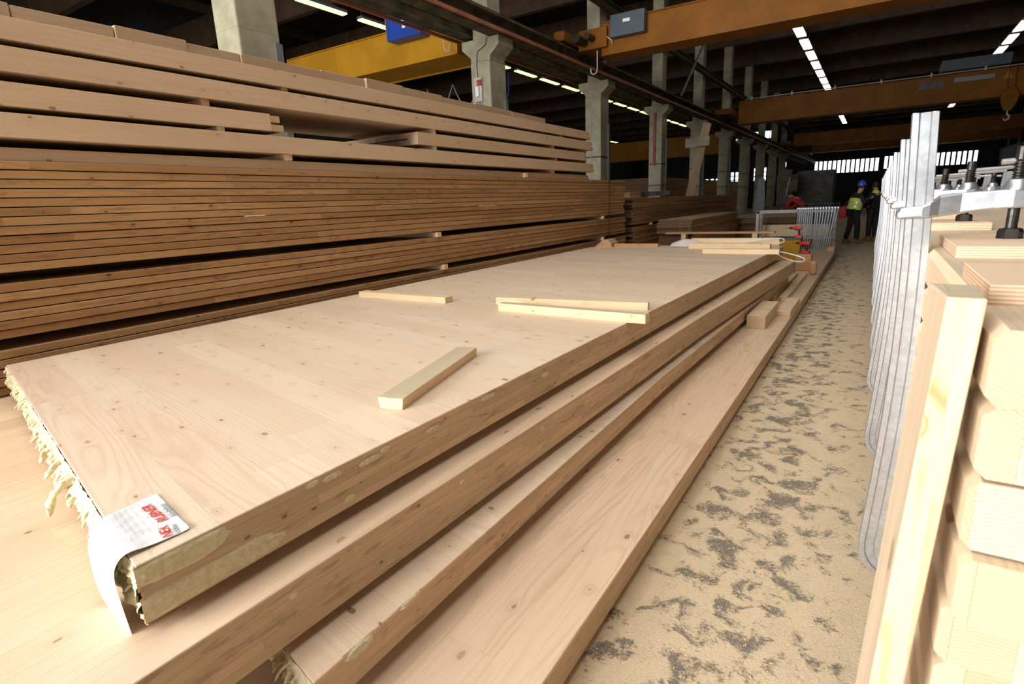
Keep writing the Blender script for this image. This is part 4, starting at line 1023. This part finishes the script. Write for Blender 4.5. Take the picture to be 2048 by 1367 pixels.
for i, y in enumerate((1.2, 4.6, 8.0, 11.4)):
    plank('support_trestle', SL + .03, SL + SWd - .03, y, y + .15, 0, ST - 10 * PIT, M['beamside'], M['beamside'], 'timber support under the press stack, %s from the camera' % ORD[i], 'wood support')
# upright post in front (leaning slightly)
b = MB()
q0 = [(.066, .765), (.104, .765), (.104, .87), (.062, .87)]
def quad(dx, z): return [(x + dx, y, z) for x, y in q0]
s0, s1 = quad(-.028, .35), [(.080, .760, 1.432), (.1145, .757, 1.432), (.118, .865, 1.432), (.071, .868, 1.432)]
b.add(s0 + s1, [(0, 1, 5, 4)], 0); b.add(s0 + s1, [(1, 2, 6, 5), (3, 0, 4, 7)], 1); b.add(s0 + s1, [(4, 5, 6, 7), (3, 2, 1, 0)], 2); b.add(s0 + s1, [(2, 3, 7, 6)], 0)
# shift the post clear of the stack
b.v = [(x - .004, y - .128 if False else y, z) for x, y, z in b.v]
pz_ = b.build('timber_post', [M['post'], M['postside'], M['sticktop']], loc=(.09, .8, .35), bevel=.002)
tag(pz_, 'upright knotty pine post standing at the near corner of the press stack', 'post')
def pad(x0, x1, y0, y1, lab, z0=ST, th=.025, n=None):
    b = MB(); b.bx(x0, x1, y0, y1, z0, z0 + th)
    return tag(b.build('plywood_pad', M['ply'], loc=((x0 + x1) / 2, (y0 + y1) / 2, z0), bevel=.001, seg=1), lab, 'plywood pad', 'plywood pads on the press stack')
pad(.131, .23, .90, 1.16, 'loose plywood pad nearest on the press stack, no clamp on it')
pad(.150, .33, 1.47, 1.86, 'plywood pad under the spindle of the nearest big clamp')
# ------------------------------------------------------------------ big clamps
def clamp_proto(loc, lab, group, mirror=1, ztop=1.72, zbot=.47, armz=1.49):
    e = empty('steel_clamp', loc, lab, 'clamp', group)
    m = mirror
    # I-section rail swept down, round the corner and under the stack   (local: rail centre x=0)
    a, dpt, g, gw = .0265, .016, .006, .011
    sec = [(-a, -dpt), (-gw, -dpt), (-gw, -dpt + g), (gw, -dpt + g), (gw, -dpt), (a, -dpt), (a, dpt), (gw, dpt), (gw, dpt - g), (-gw, dpt - g), (-gw, dpt), (-a, dpt)]
    path = []
    for k in range(13):          # the rails bow a little under the clamping force
        q_ = k / 12; zz = ztop + (zbot + .11 - ztop) * q_
        path.append(((.020 * math.sin(math.pi * q_), zz), (1, 0)))
    rad = .07
    for k in range(1, 9):
        an = k / 8 * math.pi / 2
        path.append(((rad - rad * math.cos(an), zbot + .026 + rad - rad * math.sin(an)), (math.cos(an), math.sin(an))))
    path.append(((.24, zbot + .026), (0, 1)))
    secs = []
    for (c, nrm) in path:
        secs.append([(m * (c[0] + s_[0] * nrm[0]), s_[1], c[1] + s_[0] * nrm[1]) for s_ in sec])
    b = MB(); b.loft(secs); b.build('rail', M['zinc'], e, smooth=True, bevel=.0015, seg=1)
    # fixed lower jaw pad
    b = MB(); b.box((m * .215, 0, zbot + .052), (.05, .04, .012)); b.build('lower_jaw', M['zinc'], e, bevel=.003)
    # sliding arm
    secs = []
    for (x, za, zb, hw) in [(-.034, armz - .012, armz + .002, .020), (-.026, armz - .014, armz + .014, .026), (.018, armz - .012, armz + .018, .027), (.032, armz - .012, armz + .024, .026), (.05, armz - .010, armz + .040, .017),
                            (.09, armz - .004, armz + .045, .014), (.15, armz + .004, armz + .047, .018), (.18, armz + .006, armz + .048, .028), (.205, armz + .006, armz + .048, .028), (.225, armz + .008, armz + .046, .015)]:
        secs.append([(m * x, -hw, za), (m * x, hw, za), (m * x, hw, zb), (m * x, -hw, zb)])
    b = MB(); b.loft(secs); b.build('sliding_arm', M['zinc'], e, bevel=.005, seg=2)
    # spindle collar, threaded spindle with tommy bar and foot
    sx = m * .188
    b = MB(); b.lathe((sx, 0, armz + .046), [(.030, 0), (.028, .008), (.020, .022), (.017, .024)], 18); b.build('collar', M['zinc'], e, smooth=True)
    b = MB(); prof = [(.011, ST + .03 - loc[2]), (.011, armz + .0)]
    z = armz + .07
    while z < armz + .105: prof += [(.0112, z), (.0145, z + .0022), (.0145, z + .0036), (.0112, z + .0058)]; z += .0065
    prof += [(.012, armz + .108), (.014, armz + .112), (.0135, armz + .138), (.011, armz + .14)]
    b.lathe((sx, 0, 0), prof, 14)
    sp_ = b.build('spindle', M['darksteel'], e)
    b = MB(); b.lathe((sx, 0, 0), [(.012, ST + .049), (.021, ST + .047), (.024, ST + .040), (.024, ST + .028), (.025, ST + .0255)], 6); b.build('hex_foot', M['darksteel'], sp_)
    b = MB(); L0, L1 = (-.035, .22) if m > 0 else (.035, -.22)
    b.tube([(sx + L0, -.0, armz + .108), (sx + L1, .01, armz + .118)], .0065, 8); b.build('tommy_bar', M['zinc'], sp_)
    return e
c0 = clamp_proto((.078, 1.7, 0), 'nearest big galvanised clamp, tallest in the photo', 'big clamps along the aisle side of the press stack')
N = 13
for i in range(1, N):
    c = copy_tree(c0); c.location = (.078 + R_.uniform(-.003, .003), 1.7 + .85 * i, R_.uniform(-.012, .008)); c.rotation_euler = (0, 0, R_.uniform(-.03, .03))
    c['label'] = 'big galvanised clamp on the aisle side of the press stack, %s from the camera' % ORD[i]
    c.location.z = 0
    pad(.150, .33, 1.7 + .85 * i - .14, 1.7 + .85 * i + .12, 'plywood pad under the %s big clamp from the camera' % ORD[i])
d0 = clamp_proto((.78, 4.55, 0), 'big clamp on the far side of the press stack, first seen from the camera', 'big clamps along the far side of the press stack', mirror=-1, ztop=1.635, zbot=.47)
pad(.53, .66, 4.45, 4.65, 'plywood pad of the first far-side clamp')
for i in range(1, 9):
    c = copy_tree(d0); c.location = (.78, 4.55 + .85 * i, 0); c['label'] = 'big clamp on the far side of the press stack, %s from the camera' % ORD[i]
    pad(.53, .66, 4.45 + .85 * i, 4.65 + .85 * i, 'plywood pad of the %s far-side clamp' % ORD[i])

# ------------------------------------------------------------------ people
def skin_mesh(name, pts, edges, radii, mat, parent, sub=2, root=0):
    me = bpy.data.meshes.new(name); me.from_pydata([tuple(p) for p in pts], edges, [])
    me.materials.append(mat)
    o = bpy.data.objects.new(name, me); C.objects.link(o); o.parent = parent
    sk = o.modifiers.new('skin', 'SKIN'); sk.use_smooth_shade = True; sk.branch_smoothing = .6
    if not me.skin_vertices: me.skin_vertices.new() if hasattr(me.skin_vertices, 'new') else None
    sv = me.skin_vertices[0].data
    for i, r in enumerate(radii):
        sv[i].radius = r if isinstance(r, tuple) else (r, r); sv[i].use_root = (i == root)
    sb = o.modifiers.new('sub', 'SUBSURF'); sb.levels = 1; sb.render_levels = sub
    return o
def ensure_skin(name, pts, edges, radii, mat, parent, **k):
    # create through bmesh so the skin layer exists
    me = bpy.data.meshes.new(name); bm = bmesh.new(); lay = bm.verts.layers.skin.verify()
    vs = [bm.verts.new(p) for p in pts]
    for i, (v, r) in enumerate(zip(vs, radii)):
        v[lay].radius = r if isinstance(r, tuple) else (r, r); v[lay].use_root = (i == k.get('root', 0))
    for a, c in edges: bm.edges.new((vs[a], vs[c]))
    bm.to_mesh(me); bm.free(); me.materials.append(mat)
    o = bpy.data.objects.new(name, me); C.objects.link(o); o.parent = parent
    sk = o.modifiers.new('skin', 'SKIN'); sk.use_smooth_shade = True; sk.branch_smoothing = .5
    sb = o.modifiers.new('sub', 'SUBSURF'); sb.levels = 1; sb.render_levels = 2
    return o
def person(loc, rz, lab, J, vest, helmet=True, jacket='navy', scale=1.0, bandz=True):
    """local frame: facing +Y, X right; J overrides joint positions"""
    e = empty('person', loc, lab, 'person', None, rz); e.scale = (scale,) * 3
    j = dict(pelvis=(0, 0, .95), waist=(0, .0, 1.10), chest=(0, .0, 1.30), neck=(0, .0, 1.47), headb=(0, .02, 1.56), headt=(0, .03, 1.70),
             shL=(-.17, 0, 1.42), elL=(-.25, -.02, 1.15), wrL=(-.22, .16, 1.02), shR=(.17, 0, 1.42), elR=(.25, -.02, 1.15), wrR=(.22, .16, 1.02),
             hipL=(-.09, 0, .92), knL=(-.10, .02, .50), anL=(-.11, -.02, .09), toL=(-.12, .13, .04), hipR=(.09, 0, .92), knR=(.10, .02, .50), anR=(.11, -.02, .09), toR=(.12, .13, .04))
    j.update(J)
    names = list(j); idx = {n: i for i, n in enumerate(names)}; P = [Vector(j[n]) for n in names]
    E_ = [('pelvis', 'waist'), ('waist', 'chest'), ('chest', 'neck'), ('neck', 'headb'), ('headb', 'headt'), ('chest', 'shL'), ('shL', 'elL'), ('elL', 'wrL'), ('chest', 'shR'), ('shR', 'elR'), ('elR', 'wrR'),
          ('pelvis', 'hipL'), ('hipL', 'knL'), ('knL', 'anL'), ('anL', 'toL'), ('pelvis', 'hipR'), ('hipR', 'knR'), ('knR', 'anR'), ('anR', 'toR')]
    rad = dict(pelvis=(.13, .10), waist=(.12, .09), chest=(.15, .10), neck=.052, headb=(.072, .082), headt=(.068, .085), shL=.06, elL=.042, wrL=.028, shR=.06, elR=.042, wrR=.028,
               hipL=.085, knL=.055, anL=.038, toL=.03, hipR=.085, knR=.055, anR=.038, toR=.03)
    pts = list(P); edges = [(idx[a], idx[c]) for a, c in E_]; radii = [rad[n] for n in names]
    # hands: palm and five fingers each
    for s, sg in (('L', -1), ('R', 1)):
        wv = Vector(j['wr' + s]); d = (wv - Vector(j['el' + s])).normalized(); sd = Vector((1, 0, 0)); sd = (sd - d * sd.dot(d)).normalized(); dn = d.cross(sd)
        pi = len(pts); pts.append(wv + d * .07); radii.append((.034, .016)); edges.append((idx['wr' + s], pi))
        for f, (o_, ln) in enumerate([(-.027, .058), (-.009, .07), (.009, .075), (.027, .065)]):
            a = len(pts); pts.append(wv + d * .10 + sd * o_); radii.append(.0095); edges.append((pi, a))
            pts.append(wv + d * (.10 + ln * .5) + sd * o_ - dn * .008 * sg); radii.append(.0088); edges.append((a, a + 1))
            pts.append(wv + d * (.10 + ln * .85) + sd * o_ - dn * .03 * sg); radii.append(.0075); edges.append((a + 1, a + 2))
        a = len(pts); pts.append(wv + d * .05 - sd * sg * .035); radii.append(.012); edges.append((pi, a))
        pts.append(wv + d * .09 - sd * sg * .055 - dn * .012); radii.append(.009); edges.append((a, a + 1))
    ensure_skin('body', pts, edges, radii, M['skin'], e)
    # face
    hb, ht = Vector(j['headb']), Vector(j['headt']); hc = hb * .5 + ht * .5
    fwd = Vector((0, 1, 0)); yaw = J.get('_yaw', 0) if False else 0
    b = MB(); b.loft([[(hc.x - .012, hc.y + .075, hc.z + .02), (hc.x + .012, hc.y + .075, hc.z + .02), (hc.x + .006, hc.y + .085, hc.z + .02)],
                      [(hc.x - .02, hc.y + .075, hc.z - .02), (hc.x + .02, hc.y + .075, hc.z - .02), (hc.x, hc.y + .112, hc.z - .018)]]); b.build('nose', M['skin'], e, bevel=.004)
    for s in (-1, 1):
        b = MB(); b.lathe((hc.x + s * .03, hc.y + .078, hc.z + .015), [(.002, -.008), (.009, 0), (.002, .008)], 8); b.build('eye', M['black'], e)
        b = MB(); b.loft([[(hc.x + s * .072, hc.y - .012, hc.z - .03), (hc.x + s * .078, hc.y + .01, hc.z - .03), (hc.x + s * .086, hc.y, hc.z - .025)],
                          [(hc.x + s * .072, hc.y - .02, hc.z + .03), (hc.x + s * .078, hc.y + .012, hc.z + .03), (hc.x + s * .096, hc.y - .01, hc.z + .03)]]); b.build('ear', M['skin'], e, bevel=.004)
    b = MB(); b.bx(hc.x - .024, hc.x + .024, hc.y + .074, hc.y + .084, hc.z - .050, hc.z - .042); b.build('mouth', M['redpaint'], e, bevel=.003)
    # hair cap
    b = MB(); top = ht.z + .055
    b.lathe((hc.x, hc.y - .015, 0), [(.07, hc.z - .035), (.088, hc.z + .0), (.094, hc.z + .05), (.08, top - .03), (.04, top - .005), (.004, top)], 16); b.build('hair', M['hair'], e, smooth=True)
    if helmet:
        b = MB(); z0 = hc.z + .045
        b.lathe((hc.x, hc.y, 0), [(.112, z0), (.116, z0 + .02), (.112, z0 + .06), (.092, z0 + .105), (.055, z0 + .132), (.004, z0 + .14)], 22)
        hm = b.build('hard_hat', M['helmet'], e, smooth=True)
        b = MB(); poly = [(hc.x + .15 * math.sin(a) * .8, hc.y + (.165 if math.cos(a) > 0 else .13) * math.cos(a)) for a in [k * 2 * math.pi / 24 for k in range(24)]]
        b.prism(poly, z0 - .004, z0 + .006); b.build('brim', M['helmet'], hm, bevel=.003)
        b = MB(); b.tube([(hc.x, hc.y - .1, z0 + .05), (hc.x, hc.y - .07, z0 + .12), (hc.x, hc.y, z0 + .15), (hc.x, hc.y + .07, z0 + .12), (hc.x, hc.y + .1, z0 + .06)], .01, 8); b.build('ridge', M['helmet'], hm)
    # jacket and trousers as thicker shells of the same skeleton
    up = ['pelvis', 'waist', 'chest', 'neck', 'shL', 'elL', 'wrL', 'shR', 'elR', 'wrR']; ui = {n: i for i, n in enumerate(up)}
    pj_ = [Vector(j[n]) for n in up]; pj_[3] = pj_[3] * .8 + pj_[2] * .2
    rj = dict(pelvis=(.175, .135), waist=(.165, .13), chest=(.185, .135), neck=.075, shL=.085, elL=.065, wrL=.05, shR=.085, elR=.065, wrR=.05)
    ej = [(ui[a], ui[c]) for a, c in E_ if a in ui and c in ui]
    jk = ensure_skin('jacket', pj_, ej, [rj[n] for n in up], M[jacket], e)
    lo = ['pelvis', 'hipL', 'knL', 'anL', 'hipR', 'knR', 'anR']; li = {n: i for i, n in enumerate(lo)}
    el = [(li[a], li[c]) for a, c in E_ if a in li and c in li]
    rl = dict(pelvis=(.15, .12), hipL=.105, knL=.082, anL=.068, hipR=.105, knR=.082, anR=.068)
    ensure_skin('trousers', [Vector(j[n]) for n in lo], el, [rl[n] for n in lo], M['navy'], e)
    for s in 'LR':
        a, t = Vector(j['an' + s]), Vector(j['to' + s])
        b = MB(); b.loft([[(a.x - .045, a.y - .06, .0), (a.x + .045, a.y - .06, 0), (a.x + .045, a.y + .19, 0), (a.x - .045, a.y + .19, 0)],
                          [(a.x - .05, a.y - .065, .05), (a.x + .05, a.y - .065, .05), (a.x + .045, a.y + .2, .05), (a.x - .045, a.y + .2, .05)],
                          [(a.x - .045, a.y - .06, .16), (a.x + .045, a.y - .06, .16), (a.x + .045, a.y + .05, .16), (a.x - .045, a.y + .05, .16)]])
        b.build('boot', M['boot'], e, bevel=.02, seg=3)
    if vest:
        w_, c_ = Vector(j['waist']), Vector(j['chest']); p_ = Vector(j['pelvis'])
        def ring(t0, t1, rx, ry, mat, nm, par):
            b = MB(); secs = []
            for t in (t0, (t0 + t1) / 2, t1):
                c = p_.lerp(c_, t); ax = (c_ - p_).normalized()
                secs.append([(c.x + rx * math.cos(a), c.y + ry * math.sin(a) - ax.y * 0, c.z - math.sin(a) * ry * ax.y) for a in [k * 2 * math.pi / 24 for k in range(24)]])
            b.loft(secs); return b.build(nm, mat, par, smooth=True)
        v = ring(.10, 1.0, .215, .175, M['hivis'], 'hivis_vest', e)
        ring(.25, .38, .220, .180, M['reflect'], 'reflective_band', v); ring(.60, .73, .220, .180, M['reflect'], 'reflective_band', v)
    return e
p1 = person((-.52, 19.6, 0), math.radians(-58), 'person in blue hard hat and yellow vest over dark clothes, seen from behind, arms raised', 
            dict(pelvis=(0, -.02, .95), waist=(0, .0, 1.1), chest=(0, .05, 1.30), neck=(0, .10, 1.48), headb=(0, .14, 1.56), headt=(0, .16, 1.70), shL=(-.18, .04, 1.42), shR=(.18, .04, 1.42),
                 elL=(-.24, .16, 1.20), wrL=(-.12, .36, 1.27), elR=(.26, .12, 1.18), wrR=(.14, .34, 1.28), anL=(-.12, -.12, .09), knL=(-.11, -.02, .5), anR=(.12, .08, .09), knR=(.11, .08, .5), toL=(-.12, .02, .04), toR=(.12, .22, .04)), True)
b = MB(); b.loft([[(-.1, -.05, 0), (.12, -.05, .0), (.12, .05, 0), (-.1, .05, 0)], [(-.14, -.06, .16), (.12, -.06, .16), (.12, .06, .16), (-.14, .06, .16)], [(-.03, -.03, .42), (.08, -.03, .42), (.08, .03, .42), (-.03, .03, .42)]])
b.tube([(.02, 0, .40), (.08, 0, .52), (.14, 0, .62)], .012, 6)
o = b.build('bag', M['redcloth'], loc=(0, 0, 0), bevel=.02); o.location = (-.80, 19.45, .74); o.scale = (.8, .8, .85); tag(o, 'red cloth bag hanging at the hip of the hard-hatted person', 'bag')
p2 = person((-.03, 20.6, 0), math.radians(40), 'person in dark clothes with yellow collar, half hidden behind the hard-hatted one',
            dict(headb=(0, .04, 1.57), headt=(0, .06, 1.71)), False, helmet=False)
b = MB(); b.lathe((0, .0, 1.44), [(.11, 0), (.10, .05), (.07, .08)], 16); b.build('yellow_collar', M['hivis'], p2, smooth=True)
p3 = person((-2.25, 23.2, 0), math.radians(60), 'person in red top bending forward behind the rack of clamps',
            dict(pelvis=(0, -.1, .92), waist=(0, .03, 1.07), chest=(0, .24, 1.20), neck=(0, .40, 1.29), headb=(0, .48, 1.33), headt=(0, .56, 1.42), shL=(-.18, .30, 1.24), shR=(.18, .30, 1.24),
                 elL=(-.22, .44, 1.0), wrL=(-.15, .62, .92), elR=(.22, .44, 1.0), wrR=(.15, .62, .92)), False, helmet=False, jacket='redcloth', scale=1.08)

# ------------------------------------------------------------------ loose sawdust, chips and specks
b = MB(); rr = random.Random(3)
for k in range(5200):
    y = .9 + (rr.random() ** 1.8) * 7; x = rr.uniform(-.70, .16 if y > 1.2 else .04)
    s = rr.uniform(.0012, .0042); a = rr.uniform(0, 6.28); l = s * rr.uniform(1, 3); tz = rr.uniform(0, .004)
    dx, dy = math.cos(a), math.sin(a)
    b.add([(x - dx * l, y - dy * l, .0006), (x + dy * s, y - dx * s, .0006 + tz), (x + dx * l, y + dy * l, .001), (x - dy * s, y + dx * s, .0012 + tz * .5)], [(0, 1, 2, 3)])
tag(b.build('sawdust_chips', M['stick']), 'loose sawdust chips strewn over the aisle floor', 'sawdust', kind='stuff')
b = MB()
for k in range(420):
    y = 4.7 + rr.gauss(0, .12) if k < 150 else 1 + rr.random() * 8; x = rr.uniform(-3.6, -1.6)
    if k < 150: x = rr.uniform(-3.1, -2.2)
    if x < -4.0 or x > -1.45: continue
    s = rr.uniform(.001, .004); a = rr.uniform(0, 6.28)
    b.add([(x + s * math.cos(a + q), y + s * math.sin(a + q), DZ + .0005 + rr.uniform(0, .002)) for q in (0, 2, 4)], [(0, 1, 2)])
tag(b.build('wood_specks', M['stick']), 'small bright wood specks scattered on the topmost panel', 'sawdust', kind='stuff')
